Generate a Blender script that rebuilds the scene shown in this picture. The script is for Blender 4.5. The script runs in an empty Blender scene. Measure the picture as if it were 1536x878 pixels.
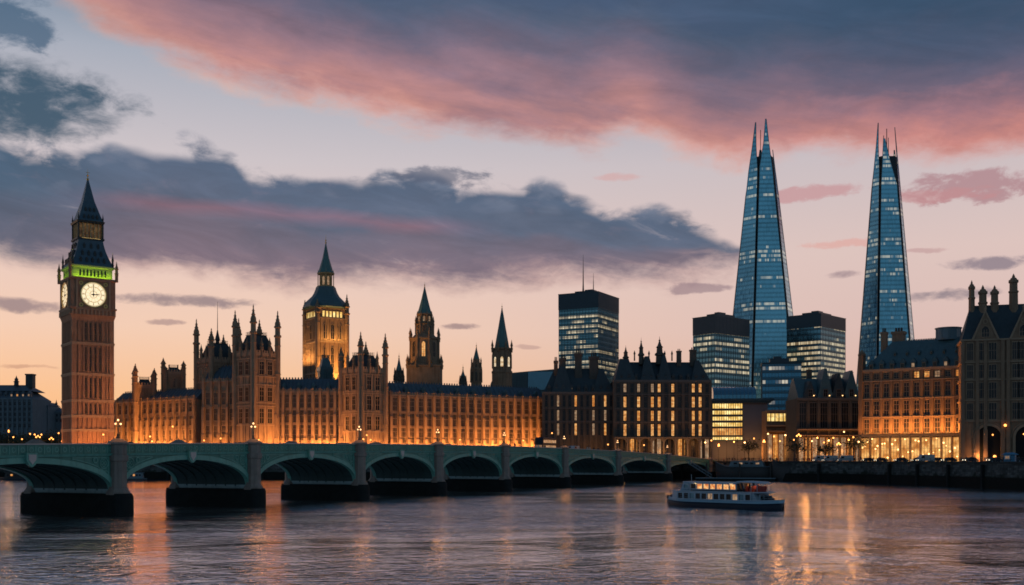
import bpy, bmesh, math, random
from mathutils import Vector, Matrix
random.seed(11)
R = math.radians
S = bpy.context.scene
COL = S.collection

# ------------------------------------------------------------------ camera
F, HZ, CAMZ, G = 1647.0, 691.0, 7.5, 7.0      # focal length in photo pixels, horizon row, eye height, land level
cam = bpy.data.cameras.new('camera')
cam.sensor_width = 36.0
cam.lens = 36.0 * F / 1536.0
cam.shift_y = (HZ - 439.0) / 1536.0
cam.clip_start, cam.clip_end = 0.5, 20000
cam_o = bpy.data.objects.new('camera', cam)
cam_o.location = (0, 0, CAMZ)
cam_o.rotation_euler = (R(90), 0, 0)
COL.objects.link(cam_o)
S.camera = cam_o
S.view_settings.view_transform = 'Standard'
S.view_settings.look = 'None'
S.view_settings.exposure = 0.0
S.view_settings.gamma = 1.0
S.view_settings.use_curve_mapping = False
S.render.engine = 'CYCLES'
S.cycles.filter_width = 1.7
S.cycles.max_bounces = 6
S.cycles.sample_clamp_indirect = 6.0

# ------------------------------------------------------------------ node helper
class NT:
    def __init__(s, tree):
        s.t = tree; s.n = tree.nodes; s.l = tree.links
    def add(s, kind, **kw):
        n = s.n.new(kind)
        for k, v in kw.items(): setattr(n, k, v)
        return n
    def put(s, sock, val):
        if isinstance(val, bpy.types.NodeSocket): s.l.new(val, sock)
        elif val is not None:
            try: sock.default_value = val
            except Exception: sock.default_value = (*val, 1.0) if len(val) == 3 else val[:3]
    def m(s, op, a, b=None, c=None, clamp=False):
        n = s.add('ShaderNodeMath', operation=op, use_clamp=clamp)
        s.put(n.inputs[0], a); s.put(n.inputs[1], b); s.put(n.inputs[2], c)
        return n.outputs[0]
    def ss(s, x, a, b):                                    # smoothstep
        n = s.add('ShaderNodeMapRange', interpolation_type='SMOOTHSTEP')
        s.put(n.inputs[0], x); s.put(n.inputs[1], a); s.put(n.inputs[2], b)
        return n.outputs[0]
    def lin(s, x, a, b, c=0.0, d=1.0):
        n = s.add('ShaderNodeMapRange'); 
        for i, v in enumerate((x, a, b, c, d)): s.put(n.inputs[i], v)
        return n.outputs[0]
    def mix(s, f, a, b, blend='MIX'):
        n = s.add('ShaderNodeMix', data_type='RGBA', blend_type=blend)
        s.put(n.inputs[0], f); s.put(n.inputs[6], a); s.put(n.inputs[7], b)
        return n.outputs[2]
    def xyz(s, x, y, z=0.0):
        n = s.add('ShaderNodeCombineXYZ')
        s.put(n.inputs[0], x); s.put(n.inputs[1], y); s.put(n.inputs[2], z)
        return n.outputs[0]
    def noise(s, vec, scale=1.0, detail=4.0, rough=0.5, dist=0.0):
        n = s.add('ShaderNodeTexNoise')
        s.put(n.inputs['Vector'], vec); n.inputs['Scale'].default_value = scale
        n.inputs['Detail'].default_value = detail; n.inputs['Roughness'].default_value = rough
        n.inputs['Distortion'].default_value = dist
        return n.outputs[0]
    def ramp(s, x, stops, interp='LINEAR'):
        n = s.add('ShaderNodeValToRGB'); cr = n.color_ramp; cr.interpolation = interp
        while len(cr.elements) < len(stops): cr.elements.new(0.5)
        for e, (p, c) in zip(cr.elements, stops):
            e.position = p; e.color = (*c, 1.0)
        s.put(n.inputs[0], x)
        return n.outputs[0]
    def curve(s, x, pts):
        n = s.add('ShaderNodeFloatCurve'); c = n.mapping.curves[0]
        while len(c.points) < len(pts): c.points.new(0.5, 0.5)
        for p, (a, b) in zip(c.points, pts): p.location = (a, b); p.handle_type = 'AUTO_CLAMPED'
        n.mapping.update()
        s.put(n.inputs['Value'], x)
        return n.outputs[0]

def lin(r, g, b):
    f = lambda c: (c/255/12.92) if c/255 <= .04045 else ((c/255+.055)/1.055)**2.4
    return (f(r), f(g), f(b))

# ------------------------------------------------------------------ dusk sky: clear gradient plus cloud banks, all at infinity
SUN_AZ, SUN_EL = R(-38), R(1.5)
def build_sky():
    w = bpy.data.worlds.new('World'); S.world = w; w.use_nodes = True
    w.node_tree.nodes.clear()
    k = NT(w.node_tree)
    tc = k.add('ShaderNodeTexCoord')
    sep = k.add('ShaderNodeSeparateXYZ'); k.l.new(tc.outputs['Generated'], sep.inputs[0])
    x, y, z = sep.outputs
    A = k.m('ARCTAN2', x, y)                               # azimuth from the river axis
    E = k.m('ARCSINE', z)                                  # elevation
    aA = k.m('ABSOLUTE', A)
    def ae(px, py):
        a = math.atan((px-768)/F)
        return a, math.atan((HZ-py)/F*math.cos(a))
    back = k.ss(aA, .75, 2.0)
    # clear sky
    ER = k.m('DIVIDE', E, 0.5, clamp=True)
    warm = k.ramp(ER, [(0, lin(252,178,122)), (.11, lin(252,196,148)), (.23, lin(247,208,184)), (.36, lin(236,207,198)),
                       (.52, lin(210,200,204)), (.68, lin(172,178,192)), (.80, lin(104,132,158)), (1, lin(56,92,124))])
    pale = k.ramp(ER, [(0, lin(226,170,140)), (.11, lin(226,184,166)), (.23, lin(226,194,186)), (.36, lin(226,200,194)),
                       (.52, lin(206,194,198)), (.68, lin(160,168,186)), (.80, lin(100,128,154)), (1, lin(50,86,118))])
    clear = k.mix(k.ss(A, -.25, .35), warm, pale)
    nish = k.add('ShaderNodeTexSky', sky_type='NISHITA', sun_disc=False)
    nish.sun_elevation = SUN_EL; nish.sun_rotation = SUN_AZ
    hz = k.mix(1.0, nish.outputs[0], (.08, .08, .08), 'MULTIPLY')
    clear = k.mix(.06, clear, hz)
    anti = k.ramp(ER, [(0, (.15,.18,.23)), (.3, (.19,.27,.34)), (.6, (.17,.29,.38)), (1, (.14,.26,.37))])
    clear = k.mix(back, clear, anti)
    # noises that break the cloud edges
    v1 = k.xyz(k.m('MULTIPLY', A, 9.0), k.m('MULTIPLY', E, 20.0), 3.1)
    v2 = k.xyz(k.m('MULTIPLY', A, 30.0), k.m('MULTIPLY', E, 62.0), 7.7)
    v3 = k.xyz(k.m('MULTIPLY', A, 4.0), k.m('ADD', k.m('MULTIPLY', E, 13.0), k.m('MULTIPLY', A, 3.0)), 1.3)
    n1 = k.m('SUBTRACT', k.noise(v1, 1, 9, .60, .25), .5)
    n2 = k.m('SUBTRACT', k.noise(v2, 1, 8, .65, .3), .5)
    n3 = k.m('SUBTRACT', k.noise(v3, 1, 8, .58, .5), .5)
    v4 = k.xyz(k.m('MULTIPLY', A, 9.0), k.m('ADD', k.m('MULTIPLY', E, 38.0), k.m('MULTIPLY', A, 5.0)), 5.5)
    n4 = k.m('SUBTRACT', k.noise(v4, 1, 9, .62, .8), .5)       # billow shading
    shade = k.m('ADD', 1.0, k.m('MULTIPLY', n4, 1.0))
    def lumps(sx, sy, sd, dn):                              # rounded cauliflower heads
        vo = k.add('ShaderNodeTexVoronoi', feature='SMOOTH_F1'); vo.inputs['Smoothness'].default_value = .35; vo.inputs['Scale'].default_value = 1.0
        k.l.new(k.xyz(k.m('ADD', k.m('MULTIPLY', A, sx), k.m('MULTIPLY', n1, dn)), k.m('ADD', k.m('MULTIPLY', E, sy), k.m('MULTIPLY', n2, dn)), sd), vo.inputs['Vector'])
        return k.m('SUBTRACT', .45, vo.outputs['Distance'])
    puff = k.m('ADD', lumps(16, 30, 2.0, 1.2), k.m('MULTIPLY', lumps(42, 74, 4.0, 1.0), .45))
    edge = k.m('ADD', k.m('MULTIPLY', n1, .050), k.m('MULTIPLY', n2, .022))
    T = k.m('DIVIDE', k.m('ADD', A, .6), 1.2, clamp=True)
    def edge_curve(pts):
        q = []
        for px, py in pts:
            a, e = ae(px, py); q.append(((a+.6)/1.2, e/.5))
        return k.m('MULTIPLY', k.curve(T, q), .5)
    out = clear
    # high pink bank
    c1 = edge_curve([(-120,-60),(20,-20),(90,12),(170,58),(250,100),(330,130),(480,165),(560,188),(640,203),(720,208),(790,222),(870,228),
                     (950,214),(1000,228),(1060,248),(1110,254),(1180,243),(1260,248),(1330,244),(1400,240),(1536,236),(1750,230)])
    c1 = k.m('ADD', k.m('MULTIPLY', c1, k.m('SUBTRACT', 1.0, back)), k.m('MULTIPLY', back, .62))
    D1 = k.m('ADD', k.m('SUBTRACT', E, c1), edge)          # height above the bank's lower edge
    D1c = k.m('ADD', k.m('ADD', k.m('SUBTRACT', E, c1), k.m('MULTIPLY', n3, .060)), k.m('ADD', k.m('MULTIPLY', n1, .035), k.m('MULTIPLY', n2, .022)))
    col = k.ramp(k.m('DIVIDE', D1c, .118, clamp=True), [(0, lin(236,178,154)), (.10, lin(222,158,142)), (.25, lin(190,136,134)),
                       (.45, lin(156,120,130)), (.68, lin(116,104,122)), (.88, lin(90,98,120)), (1, lin(80,92,118))])
    colr = k.ramp(k.m('DIVIDE', D1c, .115, clamp=True), [(0, lin(224,150,138)), (.14, lin(206,136,128)), (.32, lin(156,114,124)),
                       (.48, lin(106,96,116)), (.70, lin(78,86,110)), (1, lin(54,78,104))])
    col = k.mix(k.ss(A, .02, .40), col, colr)
    col = k.mix(k.m('MULTIPLY', k.ss(E, .32, .48), .8), col, lin(58,84,112))
    col = k.mix(k.m('MULTIPLY', k.ss(n3, .02, .22), .35), col, lin(84,92,120))
    shv = k.xyz(shade, shade, shade)
    col = k.mix(.62, col, k.mix(1.0, col, shv, 'MULTIPLY'))
    out = k.mix(k.m('MULTIPLY', k.ss(D1, -.006, .024), .97), out, col)
    # grey bank across the middle
    top = edge_curve([(-120,200),(0,212),(90,222),(170,216),(220,222),(270,214),(310,210),(345,222),(375,246),(440,254),(520,262),(575,256),(640,262),
                      (700,283),(760,284),(810,276),(850,290),(930,312),(1000,318),(1060,330),(1110,352),(1145,385),(1300,420),(1750,430)])
    bot = edge_curve([(-120,380),(0,386),(60,398),(130,400),(200,404),(280,410),(350,420),(430,432),(520,434),(620,428),(700,434),(780,432),
                      (860,428),(930,428),(1000,428),(1060,420),(1110,402),(1135,384),(1300,380),(1750,380)])
    edge2 = k.m('ADD', k.m('MULTIPLY', n1, .030), k.m('MULTIPLY', n2, .020))
    dt = k.m('ADD', k.m('ADD', k.m('SUBTRACT', top, E), k.m('MULTIPLY', edge2, .6)), k.m('MULTIPLY', puff, .018))
    db = k.m('ADD', k.m('SUBTRACT', E, bot), k.m('MULTIPLY', edge2, 1.3))
    mk = k.m('MULTIPLY', k.ss(dt, -.003, .010), k.ss(db, -.010, .020))
    mk = k.m('MULTIPLY', mk, k.m('SUBTRACT', 1.0, k.ss(A, .212, .25)))
    gap = k.m('MULTIPLY', k.ss(k.m('ADD', n4, k.m('MULTIPLY', n1, .6)), .10, .26), k.m('SUBTRACT', 1.0, k.ss(db, .02, .075)))
    gap = k.m('MULTIPLY', gap, k.m('ADD', .35, k.m('MULTIPLY', k.ss(A, -.05, .12), .20)))
    mk = k.m('MULTIPLY', mk, k.m('SUBTRACT', 1.0, gap))
    span = k.m('DIVIDE', db, k.m('ADD', k.m('MAXIMUM', k.m('ADD', db, dt), .01), 0.0), clamp=True)
    span = k.m('ADD', span, k.m('MULTIPLY', n3, .55), clamp=True)
    g = k.ramp(span, [(0, lin(168,132,134)), (.14, lin(126,110,124)), (.36, lin(112,104,120)), (.5, lin(104,102,120)), (.60, lin(90,102,124)), (1, lin(80,98,122))])
    pk = k.m('SUBTRACT', 1.0, k.m('ABSOLUTE', k.m('DIVIDE', k.m('ADD', k.m('SUBTRACT', E, k.m('ADD', k.m('MULTIPLY', A, -.03), .208)), k.m('MULTIPLY', n1, .02)), .010)), clamp=True)
    pk = k.m('MULTIPLY', pk, k.m('MULTIPLY', k.ss(A, -.42, -.3), k.m('SUBTRACT', 1.0, k.ss(A, -.10, .0))))
    g = k.mix(k.m('MULTIPLY', pk, .38), g, lin(168,112,124))
    g = k.mix(k.m('MULTIPLY', k.m('SUBTRACT', 1.0, k.ss(A, -.46, -.30)), .6), g, lin(52,86,110))
    g = k.mix(k.m('MULTIPLY', k.ss(n2, .05, .25), .16), g, lin(150,128,140))
    g = k.mix(.80, g, k.mix(1.0, g, shv, 'MULTIPLY'))
    g = k.mix(k.m('MULTIPLY', k.m('MULTIPLY', k.ss(puff, -.02, .34), k.m('SUBTRACT', 1.0, k.ss(dt, .0, .05))), .38), g, lin(140,146,164))
    rim = k.m('MULTIPLY', k.m('SUBTRACT', 1.0, k.ss(db, .004, .030)), k.ss(n4, -.05, .2))
    g = k.mix(k.m('MULTIPLY', rim, .5), g, lin(214,172,160))
    out = k.mix(k.m('MULTIPLY', mk, .97), out, g)
    # loose clouds (centre, half size, colour, softness)
    loose = [(40,150,165,62,lin(50,82,104),.93,.7),(20,30,62,44,lin(62,94,122),.8,1.2),(30,458,72,13,lin(120,104,118),.7,1),(275,452,112,12,lin(112,100,116),.7,1),(250,484,38,5,lin(150,122,126),.6,1),
             (690,491,32,6,lin(138,114,120),.7,1),(660,262,75,16,lin(92,100,120),.7,1.6),(1225,288,84,12,lin(196,136,140),.62,1.7),(1480,276,120,22,lin(170,122,130),.72,1.7),(1395,292,90,10,lin(196,140,142),.6,2.0),(1275,366,66,7,lin(224,160,150),.55,1.7),
             (1268,414,32,8,lin(150,128,136),.7,1),(1500,394,78,10,lin(122,112,128),.75,1),(1425,441,80,11,lin(118,110,124),.75,1),(40,550,45,4,lin(196,146,122),.6,1),
             (930,265,46,8,lin(214,160,156),.5,1.3),(1385,377,30,5,lin(190,150,150),.6,1),(790,521,24,4,lin(186,150,142),.6,1),(1045,432,50,8,lin(150,126,134),.7,1.4),(700,572,30,3,lin(206,160,136),.5,1)]
    for px, py, rx, ry, c, al, rag in loose:
        a, e = ae(px, py)
        qx = k.m('DIVIDE', k.m('ADD', k.m('SUBTRACT', A, a), 0.0), rx/F)
        qy = k.m('DIVIDE', k.m('ADD', k.m('SUBTRACT', E, e), k.m('MULTIPLY', n1, .016)), ry/F)
        r2 = k.m('ADD', k.m('MULTIPLY', qx, qx), k.m('MULTIPLY', qy, qy))
        f = k.m('ADD', k.m('SUBTRACT', 1.0, r2), k.m('ADD', k.m('MULTIPLY', k.m('ADD', n2, k.m('MULTIPLY', n1, .6)), 2.6*rag), k.m('MULTIPLY', puff, .45)))
        out = k.mix(k.m('MULTIPLY', k.ss(f, .0, .9), al), out, c)
    below = k.m('LESS_THAN', z, -.001)
    out = k.mix(below, out, (.05, .05, .06, 1))
    bg = k.add('ShaderNodeBackground'); k.l.new(out, bg.inputs[0]); bg.inputs[1].default_value = 1.0
    o = k.add('ShaderNodeOutputWorld'); k.l.new(bg.outputs[0], o.inputs[0])
build_sky()
sun = bpy.data.lights.new('sun', 'SUN'); sun.energy = .25; sun.angle = R(4); sun.color = (1, .62, .38)
sun_o = bpy.data.objects.new('sun', sun); COL.objects.link(sun_o)
sd = Vector((math.sin(SUN_AZ)*math.cos(SUN_EL), math.cos(SUN_AZ)*math.cos(SUN_EL), math.sin(SUN_EL)))
sun_o.rotation_euler = sd.to_track_quat('Z', 'Y').to_euler()

# ------------------------------------------------------------------ materials
def mat(name, base, rough=.8, var=.25, scale=.6, metal=0.0, bump=0.0, streak=0.0, emit=None, estr=0.0, spec=.4):
    m = bpy.data.materials.new(name); m.use_nodes = True
    k = NT(m.node_tree); p = k.n['Principled BSDF']
    p.inputs['Roughness'].default_value = rough; p.inputs['Metallic'].default_value = metal
    p.inputs['Specular IOR Level'].default_value = spec
    tc = k.add('ShaderNodeTexCoord')
    geo = k.add('ShaderNodeNewGeometry')
    P = geo.outputs['Position']
    if var or streak:
        n = k.noise(P, scale, 6, .6)
        c = k.mix(n, tuple(v*(1-var) for v in base), tuple(min(1, v*(1+var)) for v in base))
        if streak:
            sp = k.add('ShaderNodeSeparateXYZ'); k.l.new(P, sp.inputs[0])
            v = k.xyz(k.m('MULTIPLY', sp.outputs[0], 1.3), k.m('MULTIPLY', sp.outputs[1], 1.3), k.m('MULTIPLY', sp.outputs[2], .12))
            s_ = k.ss(k.noise(v, 1, 4, .6), .45, .75)
            c = k.mix(k.m('MULTIPLY', s_, streak), c, tuple(v*.35 for v in base))
        k.l.new(c, p.inputs['Base Color'])
    else:
        p.inputs['Base Color'].default_value = (*base, 1)
    if bump:
        b = k.add('ShaderNodeBump'); b.inputs['Strength'].default_value = .6; b.inputs['Distance'].default_value = bump
        k.l.new(k.noise(P, scale*4, 5, .6), b.inputs['Height']); k.l.new(b.outputs[0], p.inputs['Normal'])
    if emit:
        p.inputs['Emission Color'].default_value = (*emit, 1); p.inputs['Emission Strength'].default_value = estr
    return m

def lit_glass(name, ca, cb, strength, scale=.8):            # a lit room behind glass, uneven like curtains and lamps
    m = bpy.data.materials.new(name); m.use_nodes = True
    k = NT(m.node_tree); p = k.n['Principled BSDF']
    p.inputs['Base Color'].default_value = (.03, .025, .02, 1); p.inputs['Roughness'].default_value = .2
    geo = k.add('ShaderNodeNewGeometry')
    n = k.noise(geo.outputs['Position'], scale, 4, .65)
    f = k.ss(n, .36, .66)
    k.l.new(k.mix(f, ca, cb), p.inputs['Emission Color'])
    k.put(p.inputs['Emission Strength'], k.m('MULTIPLY', k.lin(n, .3, .7, .45, 1.25), strength))
    return m

def curtain(name, floor_h, cell, thr, glass, strength, warm=(1,.66,.28), seed=0.0, metal=.75, band=.30, run=.11, grid=.55, tint=(1,.90,.62)):
    """Glass curtain wall: floors with runs of lit rooms, spandrels and mullions; UV in metres (along the face, height)."""
    m = bpy.data.materials.new(name); m.use_nodes = True
    k = NT(m.node_tree); p = k.n['Principled BSDF']
    uv = k.add('ShaderNodeUVMap', uv_map='uv')
    sp = k.add('ShaderNodeSeparateXYZ'); k.l.new(uv.outputs[0], sp.inputs[0])
    U = k.m('DIVIDE', sp.outputs[0], cell); V = k.m('DIVIDE', sp.outputs[1], floor_h)
    iu, iv = k.m('FLOOR', U), k.m('FLOOR', V); fu, fv = k.m('FRACT', U), k.m('FRACT', V)
    wn = k.add('ShaderNodeTexWhiteNoise', noise_dimensions='3D'); k.l.new(k.xyz(iu, iv, seed), wn.inputs[0])
    r1 = wn.outputs[0]
    wf = k.add('ShaderNodeTexWhiteNoise', noise_dimensions='2D'); k.l.new(k.xyz(iv, seed+3.3), wf.inputs[0])
    rf = wf.outputs[0]
    nr = k.noise(k.xyz(k.m('MULTIPLY', iu, run), k.m('MULTIPLY', iv, 7.31), seed), 1, 3, .6)
    nl = k.noise(k.xyz(k.m('MULTIPLY', sp.outputs[0], .01), k.m('MULTIPLY', sp.outputs[1], .018), seed+9), 1, 2, .5)
    sc = k.m('ADD', k.m('ADD', nr, k.m('MULTIPLY', k.m('SUBTRACT', rf, .5), .42)), k.m('MULTIPLY', k.m('SUBTRACT', nl, .5), .5))
    lit = k.ss(sc, thr, thr+.06)
    win = k.m('MULTIPLY', k.m('GREATER_THAN', fv, band), k.m('LESS_THAN', fv, .80))
    mull = k.m('GREATER_THAN', fu, .10)
    e = k.m('MULTIPLY', k.m('MULTIPLY', lit, win), k.m('MULTIPLY', mull, k.lin(r1, 0, 1, .18, 1.15)))
    ec = k.mix(k.m('MULTIPLY', r1, .6), warm, tint)
    k.l.new(ec, p.inputs['Emission Color']); k.put(p.inputs['Emission Strength'], k.m('MULTIPLY', e, strength))
    dim = k.m('MULTIPLY', k.m('ADD', k.m('MULTIPLY', win, grid), 1-grid), k.m('MULTIPLY', k.lin(r1, 0, 1, .82, 1.12), k.lin(nl, .3, .7, .75, 1.2)))
    c = k.mix(1.0, glass, k.mix(dim, (0,0,0), (1,1,1)), 'MULTIPLY')
    k.l.new(c, p.inputs['Base Color'])
    p.inputs['Metallic'].default_value = metal
    k.put(p.inputs['Roughness'], k.lin(r1, 0, 1, .10, .24))
    b = k.add('ShaderNodeBump'); b.inputs['Strength'].default_value = .25; b.inputs['Distance'].default_value = .15
    k.l.new(k.m('ADD', k.m('MULTIPLY', win, .4), k.m('MULTIPLY', r1, .5)), b.inputs['Height']); k.l.new(b.outputs[0], p.inputs['Normal'])
    return m

M = dict(
    stone=mat('palace stone', (.25,.165,.105), .9, .38, .35, streak=.65, bump=.08),
    stone_trim=mat('palace trim stone', (.28,.195,.13), .9, .25, .8, streak=.3),
    tower=mat('clock tower stone', (.31,.160,.095), .9, .36, .4, streak=.6, bump=.08),
    tower_trim=mat('clock tower trim', (.32,.20,.125), .9, .25, .8),
    dark=mat('sooty stone', (.082,.070,.058), .9, .3, .5, streak=.4, bump=.08),
    dark_trim=mat('sooty trim', (.10,.092,.085), .9, .25, .8),
    buff=mat('buff stone', (.17,.112,.070), .9, .28, .4, streak=.35, bump=.06),
    brown=mat('brown stone', (.23,.150,.098), .9, .3, .5, streak=.45, bump=.08),
    brown_trim=mat('brown trim', (.29,.20,.135), .9, .25, .8),
    grey=mat('portland stone', (.11,.155,.185), .9, .2, .3, streak=.3),
    slate=mat('blue slate', (.055,.085,.11), .55, .35, .5, streak=.3, bump=.05),
    slate_dark=mat('dark slate', (.025,.040,.048), .6, .35, .6, streak=.3, bump=.05),
    lead=mat('patinated lead', (.05,.10,.115), .5, .3, .6, streak=.3, bump=.05),
    copper=mat('green copper', (.07,.15,.145), .5, .3, .6, streak=.3),
    iron=mat('painted iron', (.02,.024,.026), .5, .15, 3),
    gold=mat('gilding', (.55,.38,.12), .35, .1, 3, metal=.9),
    glass=mat('dark pane', (.010,.014,.018), .18, .1, 2, spec=.30),
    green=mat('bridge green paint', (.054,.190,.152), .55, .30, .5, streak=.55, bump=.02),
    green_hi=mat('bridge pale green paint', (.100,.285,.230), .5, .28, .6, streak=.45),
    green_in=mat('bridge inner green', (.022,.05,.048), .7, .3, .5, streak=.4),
    granite=mat('pier granite', (.20,.165,.14), .85, .3, .9, streak=.45, bump=.05),
    coping=mat('parapet coping', (.42,.36,.33), .6, .2, 1.2),  # pale pinkish tint: sky reflected along the parapet top, put into the colour
    wet=mat('wet masonry', (.012,.015,.015), .85, .5, .8, bump=.1, spec=.12),
    pierwall=mat('pier wall paint', (.24,.33,.34), .7, .25, .5, streak=.4),
    quaywall=mat('embankment granite', (.040,.044,.044), .95, .5, .35, streak=.5, bump=.12, spec=.08),
    algae=mat('tide line', (.007,.008,.007), .85, .4, .7, bump=.1, spec=.12),
    ground=mat('paving', (.10,.095,.09), .9, .25, .05),
    asphalt=mat('asphalt', (.05,.05,.052), .9, .2, .5),
    white=mat('white paint', (.62,.66,.70), .4, .1, 1.5),
    boatwhite=mat('boat enamel', (.27,.34,.40), .4, .12, 1.5),
    vanwhite=mat('van paint', (.30,.32,.34), .4, .1, 1.5),
    navy=mat('navy hull paint', (.007,.013,.024), .4, .2, 1.2, spec=.2),
    blue=mat('pale blue hull paint', (.17,.29,.37), .4, .12, 1.2),
    bluegrey=mat('grey blue boat paint', (.11,.17,.20), .5, .2, 1.2),
    kiosk=mat('blue kiosk paint', (.03,.16,.28), .5, .2, 1.2),
    tyre=mat('tyre', (.015,.015,.015), .9, .1, 2),
    rust=mat('dark barge paint', (.03,.03,.03), .7, .4, 1.2),
    leaf=mat('dusk foliage', (.035,.045,.022), .8, .5, .4),
    bark=mat('bark', (.04,.03,.022), .95, .3, 2),
    plain=mat('pale render', (.11,.12,.15), .9, .15, .3),
    concrete=mat('concrete', (.10,.11,.12), .9, .25, .4),
    skin=mat('skin', (.38,.24,.17), .7, .05, 5),
    cloth_dark=mat('dark coat', (.025,.026,.03), .9, .2, 4),
    cloth_red=mat('red coat', (.22,.03,.025), .9, .2, 4),
    cloth_pale=mat('pale coat', (.40,.36,.32), .9, .2, 4),
    hair=mat('hair', (.03,.02,.015), .8, .1, 6),
    lit_warm=lit_glass('warm lit room', (1,.36,.07), (1,.55,.2), .95, .9),
    lit_dim=lit_glass('dim lit room', (.8,.42,.2), (.9,.6,.36), .42, .9),
    lit_amber=lit_glass('amber lit room', (1,.30,.04), (1,.50,.14), .85, .9),
    lit_shop=lit_glass('bright shop front', (.85,.28,.045), (1,.55,.17), .95, .30),
    lit_pale=lit_glass('pale lit room', (1,.62,.28), (1,.85,.6), 1.0, .8),
    lit_yellow=lit_glass('yellow lit floor', (1,.58,.12), (1,.75,.3), 1.3, .35),
    globe=mat('lamp globe', (.8,.7,.5), .3, 0, 1, emit=(1,.34,.065), estr=3.6),
    globe_dim=mat('dim lamp globe', (.8,.7,.5), .3, 0, 1, emit=(1,.60,.30), estr=1.6),
    globe_pale=mat('pale lamp globe', (.8,.75,.65), .3, 0, 1, emit=(1,.50,.18), estr=4.5),
    dial=mat('clock dial', (.8,.7,.5), .4, .06, 1.2, emit=(1,.78,.47), estr=1.05),
    red_lamp=mat('rear lamp', (.3,.01,.01), .3, 0, 1, emit=(1,.05,.02), estr=2.0),
    head_lamp=mat('head lamp', (.8,.8,.7), .3, 0, 1, emit=(1,.85,.6), estr=6.0),
)

# ------------------------------------------------------------------ mesh builder
class MB:
    def __init__(s): s.v = []; s.f = []; s.m = []; s.uv = {}
    def poly(s, pts, m=0, uv=None):
        i = len(s.v); s.v += [tuple(p) for p in pts]; s.f.append(tuple(range(i, i+len(pts)))); s.m.append(m)
        if uv: s.uv[len(s.f)-1] = uv
    def box(s, x0, x1, y0, y1, z0, z1, m=0):
        i = len(s.v)
        s.v += [(x0,y0,z0),(x1,y0,z0),(x1,y1,z0),(x0,y1,z0),(x0,y0,z1),(x1,y0,z1),(x1,y1,z1),(x0,y1,z1)]
        for q in ((0,3,2,1),(4,5,6,7),(0,1,5,4),(1,2,6,5),(2,3,7,6),(3,0,4,7)): s.f.append(tuple(i+a for a in q)); s.m.append(m)
    def rings(s, rings, m=0, cap=True, close=True):
        i = len(s.v); n = len(rings[0])
        for r in rings: s.v += [tuple(p) for p in r]
        for a in range(len(rings)-1):
            for b in range(n if close else n-1):
                c = (b+1) % n
                s.f.append((i+a*n+b, i+a*n+c, i+(a+1)*n+c, i+(a+1)*n+b)); s.m.append(m)
        if cap:
            s.f.append(tuple(i+b for b in reversed(range(n)))); s.m.append(m)
            j = i+(len(rings)-1)*n
            s.f.append(tuple(j+b for b in range(n))); s.m.append(m)
    def stack(s, cx, cy, prof, n=8, rot=None, m=0, sx=1, sy=1):
        rot = math.pi/n if rot is None else rot
        s.rings([[(cx+max(r,.004)*sx*math.cos(rot+2*math.pi*b/n), cy+max(r,.004)*sy*math.sin(rot+2*math.pi*b/n), z) for b in range(n)] for z, r in prof], m)
    def square(s, cx, cy, prof, m=0):                      # profile of half widths
        s.stack(cx, cy, [(z, w*math.sqrt(2)) for z, w in prof], 4, math.pi/4, m)
    def prism(s, pts, z0, z1, m=0): s.rings([[(x,y,z0) for x,y in pts], [(x,y,z1) for x,y in pts]], m)
    def prism_y(s, pts, y0, y1, m=0): s.rings([[(x,y0,z) for x,z in pts], [(x,y1,z) for x,z in pts]], m)
    def prism_x(s, pts, x0, x1, m=0): s.rings([[(x0,y,z) for y,z in pts], [(x1,y,z) for y,z in pts]], m)
    def tube(s, p, q, r, n=6, m=0, r2=None):
        p, q = Vector(p), Vector(q); d = (q-p).normalized()
        a = d.orthogonal().normalized(); b = d.cross(a); r2 = r if r2 is None else r2
        ring = lambda c, rr: [tuple(c+a*math.cos(2*math.pi*t/n)*rr+b*math.sin(2*math.pi*t/n)*rr) for t in range(n)]
        s.rings([ring(p, r), ring(q, r2)], m)
    def ring_y(s, cx, y0, y1, cz, ro, ri, n=20, m=0, a0=0, a1=2*math.pi):  # flat ring facing -y
        k = n+1
        pts = [a0+(a1-a0)*t/n for t in range(k)]
        sec = [[(cx+r*math.cos(t), y, cz+r*math.sin(t)) for r, y in ((ro,y0),(ro,y1),(ri,y1),(ri,y0))] for t in pts]
        s.rings(sec, m, cap=abs(a1-a0) < 6.2)
    def hip(s, x0, x1, y0, y1, z0, dx, dy, z1, m=0, dx1=None):
        dx1 = dx if dx1 is None else dx1
        s.rings([[(x0,y0,z0),(x1,y0,z0),(x1,y1,z0),(x0,y1,z0)], [(x0+dx,y0+dy,z1),(x1-dx1,y0+dy,z1),(x1-dx1,y1-dy,z1),(x0+dx,y1-dy,z1)]], m)
    def ball(s, c, r, m=0, n=10, sz=1.0):
        k = max(4, n//2)
        s.stack(c[0], c[1], [(c[2]-sz*r*math.cos(math.pi*t/k), r*math.sin(math.pi*t/k)) for t in range(k+1)], n, 0, m)
    def mesh(s, name, mats, smooth=False):
        me = bpy.data.meshes.new(name); me.from_pydata(s.v, [], s.f)
        for mm in (mats if isinstance(mats, (list, tuple)) else [mats]): me.materials.append(M[mm] if isinstance(mm, str) else mm)
        for p, mi in zip(me.polygons, s.m): p.material_index = mi
        if s.uv:
            l = me.uv_layers.new(name='uv')
            for fi, uv in s.uv.items():
                for li, c in zip(me.polygons[fi].loop_indices, uv): l.data[li].uv = c
        bm = bmesh.new(); bm.from_mesh(me)
        bmesh.ops.recalc_face_normals(bm, faces=bm.faces); bm.to_mesh(me); bm.free()
        if smooth:
            for p in me.polygons: p.use_smooth = True
        return me
    def build(s, name, mats, parent=None, smooth=False, label=None):
        return link(name, s.mesh(name, mats, smooth), parent, label=label)

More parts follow.
